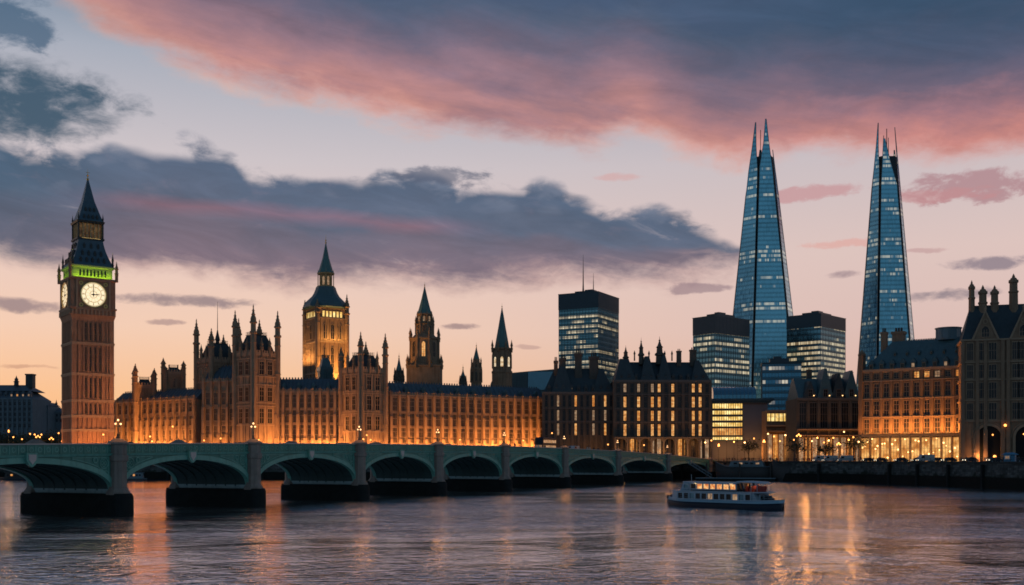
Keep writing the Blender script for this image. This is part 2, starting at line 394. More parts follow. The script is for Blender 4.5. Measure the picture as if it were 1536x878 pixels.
def link(name, me, parent=None, loc=(0,0,0), rz=0, label=None):
    o = bpy.data.objects.new(name, me); COL.objects.link(o); o.location = loc; o.rotation_euler = (0,0,rz)
    if parent: o.parent = parent
    if label: o['label'] = label
    return o
def tag(o, label, cat, group=None, kind=None):
    if label: o['label'] = label
    if cat: o['category'] = cat
    if group: o['group'] = group
    if kind: o['kind'] = kind
    return o
def thing(name, label, cat, loc, rz=0, group=None):
    return tag(link(name, None, None, loc, rz), label, cat, group)
def copy_tree(o, parent=None):
    c = o.copy(); COL.objects.link(c)
    if parent: c.parent = parent
    for ch in o.children: copy_tree(ch, c)
    return c
def structure(o): o['kind'] = 'structure'; return o
X = lambda px, d: (px-768)/F*d
Z = lambda py, d: CAMZ+(HZ-py)/F*d

def strip_light(p, length, along, aim, watts, color, width=.5, name='floodlight'):
    l = bpy.data.lights.new(name, 'AREA'); l.shape = 'RECTANGLE'; l.size = length; l.size_y = width
    l.energy = watts; l.color = color
    o = bpy.data.objects.new(name, l); COL.objects.link(o)
    z = -Vector(aim).normalized(); x = Vector(along).normalized(); x = (x - z*x.dot(z)).normalized(); y = z.cross(x)
    mx = Matrix((x, y, z)).transposed().to_4x4(); mx.translation = p
    o.matrix_world = mx
    return o
def point_light(p, watts, color, r=.3):
    l = bpy.data.lights.new('lamp_and_fill_light', 'POINT'); l.energy = watts; l.color = color; l.shadow_soft_size = r
    o = bpy.data.objects.new('lamp_and_fill_light', l); o.location = p; COL.objects.link(o); return o
# ------------------------------------------------------------------ river, land, embankment
def build_water():
    m = bpy.data.materials.new('river water'); m.use_nodes = True
    k = NT(m.node_tree); p = k.n['Principled BSDF']
    p.inputs['Base Color'].default_value = (.085, .105, .125, 1); p.inputs['Roughness'].default_value = .12
    p.inputs['IOR'].default_value = 1.5; p.inputs['Specular IOR Level'].default_value = .5
    geo = k.add('ShaderNodeNewGeometry'); P = geo.outputs['Position']
    mp = k.add('ShaderNodeMapping'); mp.inputs['Rotation'].default_value = (0, 0, R(-28)); mp.inputs['Scale'].default_value = (.95, 1.2, 1)
    k.l.new(P, mp.inputs[0]); Q = mp.outputs[0]
    big = k.noise(Q, .05, 2, .5, .6); mid = k.noise(Q, .20, 2, .5, .8)
    mq = k.add('ShaderNodeMapping'); mq.inputs['Rotation'].default_value = (0, 0, R(-10)); mq.inputs['Scale'].default_value = (1, 1.15, 1); k.l.new(P, mq.inputs[0])
    fine = k.noise(mq.outputs[0], 1.5, 3, .6, .6); chop = k.noise(Q, .60, 3, .5, .7)
    calm = k.ss(k.noise(Q, .016, 2, .5), .40, .62)          # rougher and calmer patches of current
    h = k.m('ADD', k.m('MULTIPLY', big, 1.8), k.m('MULTIPLY', mid, k.m('ADD', .12, k.m('MULTIPLY', calm, .62))))
    h = k.m('ADD', h, k.m('ADD', k.m('MULTIPLY', chop, k.m('ADD', .30, k.m('MULTIPLY', calm, 1.05))), k.m('MULTIPLY', fine, k.m('ADD', .10, k.m('MULTIPLY', calm, .10)))))
    b = k.add('ShaderNodeBump'); b.inputs['Strength'].default_value = 1.0; b.inputs['Distance'].default_value = .42
    k.l.new(h, b.inputs['Height']); k.l.new(b.outputs[0], p.inputs['Normal'])
    gl = k.add('ShaderNodeBsdfGlossy'); gl.inputs['Color'].default_value = (.98,.98,1,1); gl.inputs['Roughness'].default_value = .11; k.l.new(b.outputs[0], gl.inputs['Normal'])
    mx = k.add('ShaderNodeMixShader'); mx.inputs[0].default_value = .93; k.l.new(p.outputs[0], mx.inputs[1]); k.l.new(gl.outputs[0], mx.inputs[2])
    k.l.new(mx.outputs[0], k.n['Material Output'].inputs['Surface'])
    mb = MB()
    mb.poly([(-5000,-400,0),(1500,-400,0),(1500,900,0),(-5000,900,0)])
    o = mb.build('river', m); structure(o)
build_water()

BANK = [(210,-400),(172,20),(153,150),(131,281),(117,363),(95,392),(88,425),(84,455),(-60,426),(-500,426),(-5000,600)]
mb = MB()
mb.poly([(x,y,G) for x, y in BANK] + [(-9000,9000,G),(9000,9000,G),(9000,-400,G)])
structure(mb.build('ground', 'ground'))

def bank_run(a, b):                                        # points a fixed distance inland of the bank
    return [Vector((*p, 0)) for p in BANK[a:b]]
def offset_line(pts, t):
    out = []
    for i, p in enumerate(pts):
        d = (pts[min(i+1, len(pts)-1)] - pts[max(i-1, 0)]).normalized()
        out.append(p + Vector((d.y, -d.x, 0))*t)            # right of travel is inland for the right bank order
    return out
# the wall: sloped face, coping, tide line
def embankment(a, b, label):
    root = thing('embankment_wall', label, 'river wall', (0,0,0))
    pts = bank_run(a, b)
    o0, o1, o2 = offset_line(pts, -.5), offset_line(pts, 0.0), offset_line(pts, 1.0)
    w = MB(); t = MB(); c = MB()
    for i in range(len(pts)-1):
        f = lambda L, z: (L[i].x, L[i].y, z); g = lambda L, z: (L[i+1].x, L[i+1].y, z)
        w.poly([f(o0,2.2), g(o0,2.2), g(o1,G-.3), f(o1,G-.3)])
        oo = offset_line(pts, -.7)
        t.poly([f(oo,-1), g(oo,-1), g(oo,2.9), f(oo,2.9)]); t.poly([f(oo,2.9), g(oo,2.9), g(o1,3.1), f(o1,3.1)])
        cc = offset_line(pts, -.35)
        c.poly([f(cc,G-.3), g(cc,G-.3), g(cc,G+.25), f(cc,G+.25)]); c.poly([f(cc,G+.25), g(cc,G+.25), g(o2,G+.25), f(o2,G+.25)])
        c.poly([f(cc,G-.3), g(cc,G-.3), g(o1,G-.3), f(o1,G-.3)]); c.poly([f(o2,G+.25), g(o2,G+.25), g(o2,G-.2), f(o2,G-.2)])
    w.build('wall_face', 'quaywall', root); t.build('tide_line', 'algae', root); c.build('coping', 'quaywall', root)
    # vertical buttress strips and mooring fenders
    for i in range(len(pts)-1):
        L = (pts[i+1]-pts[i]).length; n = min(12, int(L/14)); d = (pts[i+1]-pts[i]).normalized()
        for q in range(1, n):
            p = pts[i] + d*(L*q/n) + Vector((-d.y, d.x, 0))*.75
            f = MB(); f.box(-.35,.35,-.3,.5,-.8,G-.6); fo = f.build('fender', 'wet', root); fo.location = p; fo.rotation_euler = (0,0,math.atan2(d.y,d.x))
    return root
embankment(2, 8, 'dark granite river wall below the lit hotel and promenade')
embankment(7, 10, 'dark river wall at the foot of the long gothic palace, behind the bridge')

# ------------------------------------------------------------------ the bridge
def ray_s(px):
    k = (px-768)/F
    return (k*152 - BX)/(BDX - k*BDY)
BX = X(175, 152); BDX, BDY = X(1000, 398)-BX, 398-152; BL = math.hypot(BDX, BDY); BDX /= BL; BDY /= BL
BROT = math.atan2(BDY, BDX)
def ztop(s): return 11.05 - (6.3e-5 if s < 135 else 7.6e-5)*(s-135)**2
piers = [-98.0, -64.0, -30.0] + [ray_s(p) for p in (175, 378, 537, 655, 755, 845, 925, 1000)] + [ray_s(1064)]
BW, PT = 15.0, 2.2                                         # deck width, pier thickness
def bridge_point(s, t, z): return Vector((BX+BDX*s-BDY*t, 152+BDY*s+BDX*t, z))

def build_bridge():
    root = thing('arch_bridge', 'long pale green iron bridge of many low arches on granite piers across the river', 'bridge', (BX,152,0), BROT)
    s0, s1 = piers[0], piers[-1]
    ZS = 3.35
    nseg = 60
    ss = [s0+(s1+40-s0)*i/nseg for i in range(nseg+1)]
    def band(name, mats, secs, lab=None):                  # sweep a (t, dz) section along the deck line
        mb = MB(); mb.rings([[(s, t, ztop(s)+dz) for t, dz in secs] for s in ss]); return mb.build(name, mats, root, label=lab)
    band('deck', 'asphalt', [(.3,-1.25),(BW-.3,-1.25),(BW-.3,-1.75),(.3,-1.75)])
    for sg, t0 in ((1, 0.0), (-1, BW)):
        q = lambda pts: [(t0+sg*t, dz) for t, dz in pts]
        band('parapet', 'green', q([(-.05,-.12),(.3,-.12),(.3,-1.5),(-.05,-1.5)]))
        band('coping', 'coping', q([(-.28,0),(.42,0),(.42,-.15),(-.28,-.15)]))
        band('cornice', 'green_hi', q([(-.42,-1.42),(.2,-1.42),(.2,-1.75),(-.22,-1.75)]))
    # small quatrefoil openings along the parapet, as relief
    rel = MB()
    s = s0+1
    while s < s1+30:
        rel.ring_y(s, -.10, -.045, ztop(s)-.80, .36, .24, 8)
        rel.box(s+.60, s+.72, -.12, -.045, ztop(s)-1.38, ztop(s)-.2)
        s += 1.35
    rel.build('parapet_tracery', 'green_hi', root)
    for i in range(len(piers)-1):
        a_, b_ = piers[i]+PT/2, piers[i+1]-PT/2
        c, h = (a_+b_)/2, (b_-a_)/2
        zc = ztop(c)-2.5
        n = 36
        th = [math.pi*j/n for j in range(n+1)]
        arc = [(c-h*math.cos(t), ZS+(zc-ZS)*math.sin(t)**.86) for t in th]
        def out(j, d):
            p, q = arc[max(j-1,0)], arc[min(j+1,n)]
            tx, tz = q[0]-p[0], q[1]-p[1]; L = math.hypot(tx, tz)
            x, z = arc[j][0]-tz/L*d, arc[j][1]+tx/L*d
            return (min(max(x, a_-.02), b_+.02), z)
        for t0, t1, y in ((0.0, .5, -1), (BW-.5, BW, 1)):
            sp = MB()
            up = [(x, min(out(j,.35)[1], ztop(x)-1.72)) for j, (x, z) in enumerate(arc)]
            sec = [[(x, t0, z), (x, t0, ztop(x)-1.70), (x, t1, ztop(x)-1.70), (x, t1, z)] for (x, z) in up]
            sp.rings(sec); sp.build('spandrel', 'green', root)
            rg = MB()
            f0 = t0-.22 if y < 0 else t0; f1 = t1 if y < 0 else t1+.22
            rg.rings([[(arc[j][0], f0, arc[j][1]), (*[out(j,.72)[0]], f0, min(out(j,.72)[1], ztop(arc[j][0])-1.78)), (out(j,.72)[0], f1, min(out(j,.72)[1], ztop(arc[j][0])-1.78)), (arc[j][0], f1, arc[j][1])] for j in range(n+1)])
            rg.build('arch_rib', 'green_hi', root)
        if True:                                           # relief in the near spandrels
            tr = MB()
            for e, sg in ((a_, 1), (b_, -1)):
                room = min(1.0, h/14)
                for dx, dz, r in ((1.35, 2.75, .80), (2.9, 2.35, .42), (1.0, 4.2, .48)):
                    cx, cz = e+sg*dx*room, ztop(e)-dz
                    tr.ring_y(cx, -.13, .01, cz, r, r-.13, 16)
                    if r > .7:
                        for qa in range(4): tr.ring_y(cx+.3*math.cos(qa*math.pi/2), -.10, .01, cz+.3*math.sin(qa*math.pi/2), .27, .17, 10)
                # triangular moulding
                j0 = [j for j in range(n+1) if abs(arc[j][0]-e) > .45 and abs(arc[j][0]-e) < h*.55]
                zt = lambda x: ztop(x)-1.92
                pts = [(arc[j][0]-0*sg, out(j, 1.0)[1]) for j in j0 if out(j,1.0)[1] < zt(arc[j][0])]
                for p, q in zip(pts, pts[1:]): tr.tube((p[0],-.06,p[1]), (q[0],-.06,q[1]), .09, 4)
                if pts:
                    xe = [p[0] for p in pts]; lo, hi = min(xe), max(xe)
                    tr.tube((lo,-.06,zt(lo)), (hi,-.06,zt(hi)), .09, 4)
                    xb = lo if sg > 0 else hi; zb = min(p[1] for p in pts)
                    tr.tube((xb,-.06,zb), (xb,-.06,zt(xb)), .09, 4)
            tr.build('spandrel_tracery', 'green_hi', root)
        so = MB()
        so.rings([[(x, .5, z+.22), (x, BW-.5, z+.22), (x, BW-.5, z+.3), (x, .5, z+.3)] for x, z in arc])
        for t in range(1, 7):
            y = .5+(BW-1)*t/7
            so.rings([[(x, y-.12, z-.0), (x, y+.12, z-.0), (x, y+.12, z+.25), (x, y-.12, z+.25)] for x, z in arc])
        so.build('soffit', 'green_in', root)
        if i > 0:                                          # shield over the crown
            sh = MB()
            w, zt = .85, ztop(c)-1.2
            sh.prism_y([(c-w,zt),(c+w,zt),(c+w,zt-.9),(c+.5,zt-1.5),(c,zt-1.8),(c-.5,zt-1.5),(c-w,zt-.9)], -.62, -.2, 0)
            sh.prism_y([(c-w*.7,zt-.2),(c+w*.7,zt-.2),(c+w*.65,zt-.85),(c,zt-1.45),(c-w*.65,zt-.85)], -.70, -.6, 1)
            sh.build('shield', ['green_hi','coping'], root)
    for i, s in enumerate(piers):
        zt = ztop(s)
        p = MB()                                           # pier body and octagonal shafts
        p.box(s-PT/2, s+PT/2, .05, BW-.05, -1.0, zt-1.72)
        p.build('pier', 'pierwall', root)
        for t, name in ((-.25, 'pier_shaft'), (BW+.25, 'pier_shaft')):
            q = MB()
            q.stack(s, t, [(2.7,1.7),(3.1,1.7),(3.7,1.28),(zt-2.6,1.22),(zt-2.4,1.45),(zt-1.7,1.45),(zt-1.6,1.25),(zt-.25,1.22),(zt-.15,1.5),(zt+.12,1.5),(zt+.3,1.15),(zt+.65,.55)], 8)
            q.build(name, 'granite', root)
        f = MB()                                           # wet footing with rounded cutwaters
        w = 1.75
        near = [(s+w*math.sin(a), -.9-1.3*math.cos(a)**.8) for a in [math.pi/2*q/5 for q in range(-5, 6)]]
        far = [(s-w*math.sin(a), BW+.9+1.3*math.cos(a)**.8) for a in [math.pi/2*q/5 for q in range(-5, 6)]]
        def shr(pts, k): return [(s+(x-s)*k, y if 0 < y < BW else (y if y > 0 else -.9+(y+.9)*k)) for x, y in pts]
        ring = near+far
        f.rings([[(x,y,-2) for x,y in ring], [(x,y,2.45) for x,y in ring], [(*q,2.95) for q in shr(ring,.84)]])
        f.build('footing', 'wet', root)
    ab = MB(); ab.box(s1+PT/2, s1+30, .02, BW-.02, -1, ztop(s1+15)-1.74); ab.build('abutment', 'granite', root)
    return root
build_bridge()

# lamp standards on the piers: each its own thing
def bridge_lamp():
    t = thing('lamp_standard', 'x', 'street lamp', (0,0,0), 0, 'lamp standards along the bridge parapet')
    p = MB(); p.stack(0,0,[(0,.34),(.25,.34),(.35,.2),(.8,.22),(.95,.12),(2.7,.075),(2.8,.13),(3.0,.06)],8); p.build('post', 'iron', t)
    a = MB()
    for sx in (-1, 1):
        a.tube((0,0,2.2),(sx*.35,0,2.05),.04); a.tube((sx*.35,0,2.05),(sx*.62,0,2.3),.04)
    a.build('bracket', 'iron', t)
    for x, z in ((0,3.22),(-.62,2.55),(.62,2.55)):
        g = MB(); g.ball((0,0,0), .18, 0, 10); g.stack(0,0,[(.22,.14),(.3,.2),(.42,.03)],8,m=1); link('lantern', g.mesh('lantern', ['globe_dim','iron'], True), t, (x,0,z))
    return t
lamp0 = bridge_lamp()
where = ['above the first granite pier from the left', 'above the second granite pier, before the tall twin pavilions', 'above the third granite pier, before the single pavilion',
         'above the fourth granite pier, before the long palace front', 'above the fifth pier, before the far palace front', 'above the sixth granite pier, left of the dark lit blocks',
         'above the seventh pier, before the amber-lit mansard block', 'above the eighth and farthest river pier']
for i, s in enumerate(piers[3:11]):
    t = lamp0 if i == 0 else copy_tree(lamp0)
    t.scale = (.8,.8,.8); t.location = bridge_point(s, -.25, ztop(s)+.62); t.rotation_euler = (0,0,BROT)
    t['label'] = 'black three-globe lamp standard ' + where[i]
    point_light(bridge_point(s, -.9, ztop(s)+3.0), 260, (1,.40,.11), .8)
# ------------------------------------------------------------------ gothic kit
_wm = {}
def win_mesh(w, h, nm=1, nt=1, glass='glass', trim='stone_trim', arch=False):
    """A window seen from -y, sill at z=0: pane, frame, mullions, transoms, optional pointed head."""
    key = (round(w,2), round(h,2), nm, nt, glass, trim, arch)
    if key in _wm: return _wm[key]
    b = MB(); f = min(.22, w*.12)
    top = h if not arch else h-w*.55
    b.box(-w/2+.02, w/2-.02, -.06, .04, .02, top-.02, 0)
    if arch:
        pts = [(-w/2+.02, top), (-w*.36, top+w*.26), (-w*.18, top+w*.43), (0, h), (w*.18, top+w*.43), (w*.36, top+w*.26), (w/2-.02, top)]
        b.prism_y(pts, -.06, .04, 0)
        for p, q in zip(pts, pts[1:]): b.tube((p[0],-.12,p[1]), (q[0],-.12,q[1]), f*.6, 4, 1)
    else: b.box(-w/2-f*.5, w/2+f*.5, -.24, .0, h-f, h+f*.4, 1)
    b.box(-w/2-f*.6, w/2+f*.6, -.32, .0, -f, 0, 1)
    for sx in (-1, 1): b.box(sx*w/2-f/2, sx*w/2+f/2, -.22, .0, 0, top, 1)
    for i in range(nm):
        x = -w/2+w*(i+1)/(nm+1); b.box(x-f*.3, x+f*.3, -.16, .0, 0, top, 1)
    for i in range(nt):
        z = top*(i+1)/(nt+1)*1.08; b.box(-w/2, w/2, -.15, .0, z-f*.3, z+f*.3, 1)
    _wm[key] = b.mesh('window', [glass, trim])
    return _wm[key]

def turret_on(par, x, y, z0, zs, r, tip, stone='stone', n=8, fin='stone_trim', name='turret'):
    b = MB(); H = tip-zs
    bands = [z0+(zs-z0)*q for q in (.35,.7,.93)] if zs-z0 > 6 else [z0+(zs-z0)*.8]
    prof = [(z0, r)]
    for z in bands: prof += [(z-.05, r), (z, r*1.16), (z+.35, r*1.16), (z+.4, r)]
    prof += [(zs, r), (zs+.02*H, r*1.32), (zs+.08*H, r*1.30), (zs+.10*H, r*.92), (zs+.34*H, r*.90), (zs+.36*H, r*1.30), (zs+.41*H, r*1.26), (zs+.43*H, r*1.0),
             (zs+.52*H, r*.98), (zs+.57*H, r*.80), (zs+.62*H, r*.55), (zs+.64*H, r*.78), (zs+.68*H, r*.48), (zs+.76*H, r*.34), (zs+.78*H, r*.52), (zs+.81*H, r*.26), (zs+.90*H, r*.12)]
    b.stack(x, y, prof, n)
    o = b.build(name, stone, par)
    f = MB(); f.stack(x, y, [(tip-.13*H, r*.08), (tip-.10*H, r*.3), (tip-.07*H, r*.1), (tip-.05*H, r*.2), (tip-.03*H, r*.06), (tip, .02)], 6)
    f.build('finial', fin, o)
    return o

_bm = {}
def buttress_mesh(H, w, pin, stone):
    key = (round(H,1), w, pin, stone)
    if key not in _bm:
        b = MB()
        b.box(-w*.62, w*.62, -1.6, 0, 0, H*.34); b.box(-w*.55, w*.55, -1.3, 0, H*.34, H*.68); b.box(-w*.5, w*.5, -.95, 0, H*.68, H+.2)
        for q in (.34,.68): b.prism_x([(-1.6 if q < .5 else -1.3, H*q),(0, H*q),(0,H*q+.8),(-.95,H*q+.5)], -w*.58, w*.58)
        b.square(0, -.36, [(H+.2,w*.5),(H+pin*.45,w*.42),(H+pin*.5,w*.55),(H+pin*.55,w*.4),(H+pin*.8,w*.14),(H+pin,.02)])
        _bm[key] = b.mesh('buttress', stone)
    return _bm[key]

def battlement(b, x0, x1, y0, y1, z, h=1.0, step=1.0, m=0):
    b.box(x0, x1, y0, y1, z, z+h*.5, m)
    n = max(2, int((x1-x0)/step)); w = (x1-x0)/n
    for i in range(n): b.box(x0+w*i+w*.22, x0+w*i+w*.78, y0, y1, z+h*.5, z+h, m)

def gothic_range(name, label, p0, p1, zeave, nb, rows, roof_h, roof='slate', depth=13, ww=.52, dormer=True, group=None, pin=2.2, stone='stone'):
    (x0, d0), (x1, d1) = p0, p1
    W_ = math.hypot(x1-x0, d1-d0); H = zeave-G; bay = W_/nb
    root = thing(name, label, 'palace wing', (x0, d0, G), math.atan2(d1-d0, x1-x0), group)
    b = MB()
    b.box(0, W_, 0, depth, 0, H)
    b.box(-.1, W_+.1, -.45, -.003, 0, 1.4)
    for t, bt in rows:
        for z in (H+t+.55, H+bt-.65): b.box(0, W_, -.34, -.003, z, z+.3)
    # blind tracery between the rows
    for i in range(nb):
        for q in range(4):
            xx = bay*(i+.5)+bay*ww*.5*(-.75+.5*q)
            for (t, bt), (t2, b2) in zip(rows, rows[1:]): b.box(xx-.09, xx+.09, -.2, -.003, H+t2+.9, H+bt-.7)
    b.build('wall', stone, root)
    p = MB(); p.box(0, W_, -.55, 0, H-.35, H+.1); battlement(p, 0, W_, -.4, -.05, H+.1, 1.1, 1.1); p.build('parapet', 'stone_trim', root)
    rf = MB(); rf.prism_x([(.4,H-.3),(depth/2-.6,H+roof_h),(depth/2+.6,H+roof_h),(depth-.2,H-.3)], 0, W_)
    n = nb*2
    for i in range(n+1):
        x = W_*i/n; rf.prism_x([(.3,H-.1),(depth/2-.7,H+roof_h+.1),(depth/2-.55,H+roof_h),(.6,H-.1)], x-.10, x+.10)
    nr = int(W_/1.2)
    for i in range(nr): rf.box(W_*i/nr+.2, W_*i/nr+.75, depth/2-.08, depth/2+.08, H+roof_h, H+roof_h+.75)
    ro = rf.build('roof', roof, root)
    if dormer:
        for i in range(0, nb, 2):
            x = bay*(i+1); dm = MB(); z = H+roof_h*.22
            dm.box(x-.7, x+.7, 1.2, 3, z, z+1.3); dm.prism_y([(x-.95,z+1.3),(x+.95,z+1.3),(x,z+2.7)], .9, 3.4); dm.build('dormer', 'lead', ro)
    bm_ = buttress_mesh(H, .95, pin, stone)
    for i in range(nb+1): link('buttress', bm_, root, (bay*i, 0, 0))
    for t, bt in rows:
        me = win_mesh(bay*ww, t-bt, 2, 1 if t-bt < 5.5 else 2, trim=stone+'_trim' if stone+'_trim' in M else 'stone_trim', arch=False)
        for i in range(nb): link('window', me, root, (bay*(i+.5), 0, H+bt))
    return root, W_, H

def gothic_tower(name, label, px, d, rot, s, zc, rows, tips, roof=('lead', 4.5), r=.95, nw=(2,2), ww=2.3, group=None, stone='stone', mids=None, trim='stone_trim', par=1.8, cat='palace tower'):
    """Square tower standing on its corner nearest to the river at (px, d); tips: heights of the turrets at near, right, left, back corners."""
    root = thing(name, label, cat, (X(px,d), d, G), rot, group)
    H = zc-G
    b = MB(); b.box(0, s, 0, s, 0, H)
    b.build('wall', stone, root)
    c = MB()
    for z in [H-.5] + [H+q for t, bt in rows for q in (t+.7, bt-.9)]: c.box(-.3, s+.3, -.3, s+.3, z, z+.42)
    c.build('string_course', trim, root)
    rb = MB()
    for q in (.12,.22,.44,.56,.78,.88):
        rb.box(s*q-.16, s*q+.16, -.22, -.003, 0, H-.6); rb.box(-.22, -.003, s*q-.16, s*q+.16, 0, H-.6)
    rb.build('panelling', stone, root)
    p = MB()
    for q in range(4):
        t = MB(); battlement(t, -.25, s+.25, -.3, .1, H-.05, par, 1.15)
        rr = q*math.pi/2; co, si = math.cos(rr), math.sin(rr)
        i = len(p.v)
        p.v += [((x-s/2)*co-(y-s/2)*si+s/2, (x-s/2)*si+(y-s/2)*co+s/2, z) for x, y, z in t.v]
        p.f += [tuple(i+a for a in f) for f in t.f]; p.m += t.m
    p.build('parapet', trim, root)
    for (cx, cy), tip in zip(((0,0),(s,0),(0,s),(s,s)), tips):
        if tip: turret_on(root, cx, cy, 0, H+(tip-zc)*.40, r*1.12, tip-G, stone)
    if mids:
        for q, tip in mids:
            x, y = (s*q, -.1)
            turret_on(root, x, y, H-1, H+(tip-zc)*.4, r*.62, tip-G, stone, 6, name='pinnacle')
            turret_on(root, -.1, s*q, H-1, H+(tip-zc)*.4, r*.62, tip-G, stone, 6, name='pinnacle')
    if roof:
        f = MB(); h = roof[1]
        f.square(s/2, s/2, [(H-.2, s*.46), (H+h*.3, s*.40), (H+h, s*.24), (H+h+.25, s*.26), (H+h+.3, s*.2)])
        o = f.build('roof', roof[0], root)
        cr = MB(); k = 7
        for i in range(k+1):
            for a, bb in ((0,1),(1,0)):
                for e in (-1, 1):
                    u = s*.24*(-1+2*i/k); x, y = (s/2+u, s/2+e*s*.24) if a else (s/2+e*s*.24, s/2+u)
                    cr.stack(x, y, [(H+h+.25,.1),(H+h+1.2,.07),(H+h+1.3,.16),(H+h+1.6,.02)], 4)
        cr.build('cresting', 'iron', o)
    for t, bt in rows:
        me = win_mesh(ww, t-bt, 1, 2, trim=trim)
        for n, side in ((nw[0], 0), (nw[1], 1)):
            for i in range(n):
                u = s*(.33+.34*i) if n > 1 else s/2
                if side == 0: link('window', me, root, (u, 0, H+bt))
                else: link('window', me, root, (0, u, H+bt), -math.pi/2)
    return root, H

# ------------------------------------------------------------------ clock tower
def build_clock_tower():
    d = 432; px = 108.5; rot = R(35.4); s = 15.6
    zz = lambda py: Z(py, 436+8*min(1, max(0, (400-py)/60)))-G
    root = thing('clock_tower', 'tall brown stone clock tower with glowing round dials and a green lit belfry', 'clock tower', (X(px,d), d, G), rot)
    c = s/2
    b = MB(); b.box(0, s, 0, s, 0, zz(477)); b.build('shaft', 'tower', root)
    lines = [645, 624, 601, 561, 515]
    cs = MB()
    for py in lines: cs.box(-.55, s+.55, -.55, s+.55, zz(py)-.35, zz(py)+.35); cs.box(-.42, s+.42, -.42, s+.42, zz(py)-.8, zz(py)-.352)
    cs.box(-.6, s+.6, -.6, s+.6, 0, 2.2)
    cs.build('string_course', 'tower_trim', root)
    for cx, cy in ((0,0),(s,0),(0,s),(s,s)):               # clasping corner buttresses
        q = MB(); a = 1.55
        q.box(cx-(.32 if cx == 0 else a), cx+(a if cx == 0 else .32), cy-(.32 if cy == 0 else a), cy+(a if cy == 0 else .32), 0, zz(477))
        q.build('corner_buttress', 'tower', root)
    seg = [(2.4, zz(645)-.6), (zz(645)+.6, zz(624)-.7), (zz(624)+.6, zz(601)-.6), (zz(601)+.8, zz(561)-1.0), (zz(561)+.8, zz(515)-1.0), (zz(515)+.8, zz(480)-.6)]
    for z0, z1 in seg:
        pan = MB()
        for i in range(7):
            u = 2.4+(s-4.8)*i/6
            pan.box(u-.28, u+.28, -.42, -.003, z0-.2, z1+.2); pan.box(-.42, -.003, u-.28, u+.28, z0-.2, z1+.2)
        pan.build('panelling', 'tower', root)
        if z0 < zz(626): continue
        me = win_mesh(.62, z1-z0-.8, 0, 2, trim='tower_trim', arch=True)
        for i in range(1, 5):
            u = 2.4+(s-4.8)*(i+.5)/6
            link('lancet', me, root, (u, 0, z0+.3)); link('lancet', me, root, (0, u, z0+.3), -math.pi/2)
    # corbelled clock stage
    w = c+.85
    st = MB(); st.square(c, c, [(zz(482), c+.2), (zz(477), c+.5), (zz(473), w), (zz(465), w), (zz(464), w+.35), (zz(461.5), w+.35), (zz(461.4), w-.1), (zz(421), w-.1), (zz(420.5), w+.5), (zz(417.5), w+.5)])
    st.build('clock_stage', 'tower', root)
    corb = MB()
    for i in range(12):
        u = -.9+(s+1.8)*(i+.5)/12
        corb.box(u-.3, u+.3, -w+c-.40, -w+c+.02, zz(473), zz(465.5)); corb.box(-w+c-.45, -w+c+.02, u-.3, u+.3, zz(473), zz(465.5))
    corb.build('corbels', 'tower_trim', root)
    for side in (0, 1):
        fr = -.75                                           # stage face
        cz = zz(442.3); rd = 4.75
        D = link('clock_dial', None, root, (c, fr, cz) if side == 0 else (fr, c, cz), 0 if side == 0 else -math.pi/2)
        sq = MB()
        sq.box(-6.1, 6.1, -.06, .3, -5.6, 5.6, 0)
        for x in (-6.3, 6.3): sq.box(x-.35, x+.35, -.5, .1, -5.8, 5.8, 1)
        for z in (-5.75, 5.75): sq.box(-6.5, 6.5, -.45, .1, z-.35, z+.35, 1)
        for a in range(4):
            x, z = 4.7*(1 if a % 2 else -1), 4.3*(1 if a < 2 else -1); sq.ring_y(x, -.2, .0, z, .8, .45, 10, 2)
        sq.build('surround', ['tower','tower_trim','gold'], D)
        fc = MB()
        n = 40; fc.poly([(rd*math.cos(2*math.pi*i/n), -.12, rd*math.sin(2*math.pi*i/n)) for i in range(n)])
        fc.build('face', 'dial', D)
        rg = MB(); rg.ring_y(0, -.42, -.06, 0, rd+.35, rd-.02, 40); rg.ring_y(0, -.2, -.13, 0, rd*.66, rd*.62, 40); rg.ring_y(0, -.2, -.13, 0, rd*.96, rd*.93, 40)
        rg.ring_y(0, -.2, -.13, 0, rd*.30, rd*.27, 24)
        rg.build('rim', 'gold', D)
        nu = MB()
        for hgt in range(12):                               # hour bars built as groups of strokes
            a = math.pi/2-2*math.pi*hgt/12; k = [3,1,2,3,3,2,2,3,4,3,2,3][hgt]
            for t in range(k):
                da = (t-(k-1)/2)*.055
                p, q = rd*.70, rd*.90
                nu.tube((p*math.cos(a+da),-.16,p*math.sin(a+da)), (q*math.cos(a+da),-.16,q*math.sin(a+da)), .07, 4)
        for t in range(60):
            a = 2*math.pi*t/60; nu.tube((rd*.93*math.cos(a),-.15,rd*.93*math.sin(a)), (rd*.98*math.cos(a),-.15,rd*.98*math.sin(a)), .05, 4)
        for t in range(12):
            a = math.pi/2-2*math.pi*(t+.5)/12; nu.tube((rd*.3*math.cos(a),-.15,rd*.3*math.sin(a)), (rd*.62*math.cos(a),-.15,rd*.62*math.sin(a)), .035, 4)
        nu.build('numerals', 'iron', D)
        for L, r_, ang, nm in ((rd*.86,.13,R(90),'minute_hand'), (rd*.60,.19,R(2),'hour_hand')):
            hd = MB(); hd.prism_y([(-.9*math.cos(ang)+r_*math.sin(ang), -.9*math.sin(ang)-r_*math.cos(ang)), (L*.6*math.cos(ang)+r_*math.sin(ang), L*.6*math.sin(ang)-r_*math.cos(ang)), (L*math.cos(ang), L*math.sin(ang)),
                        (L*.6*math.cos(ang)-r_*math.sin(ang), L*.6*math.sin(ang)+r_*math.cos(ang)), (-.9*math.cos(ang)-r_*math.sin(ang), -.9*math.sin(ang)+r_*math.cos(ang))], -.30, -.22)
            hd.build(nm, 'iron', D)
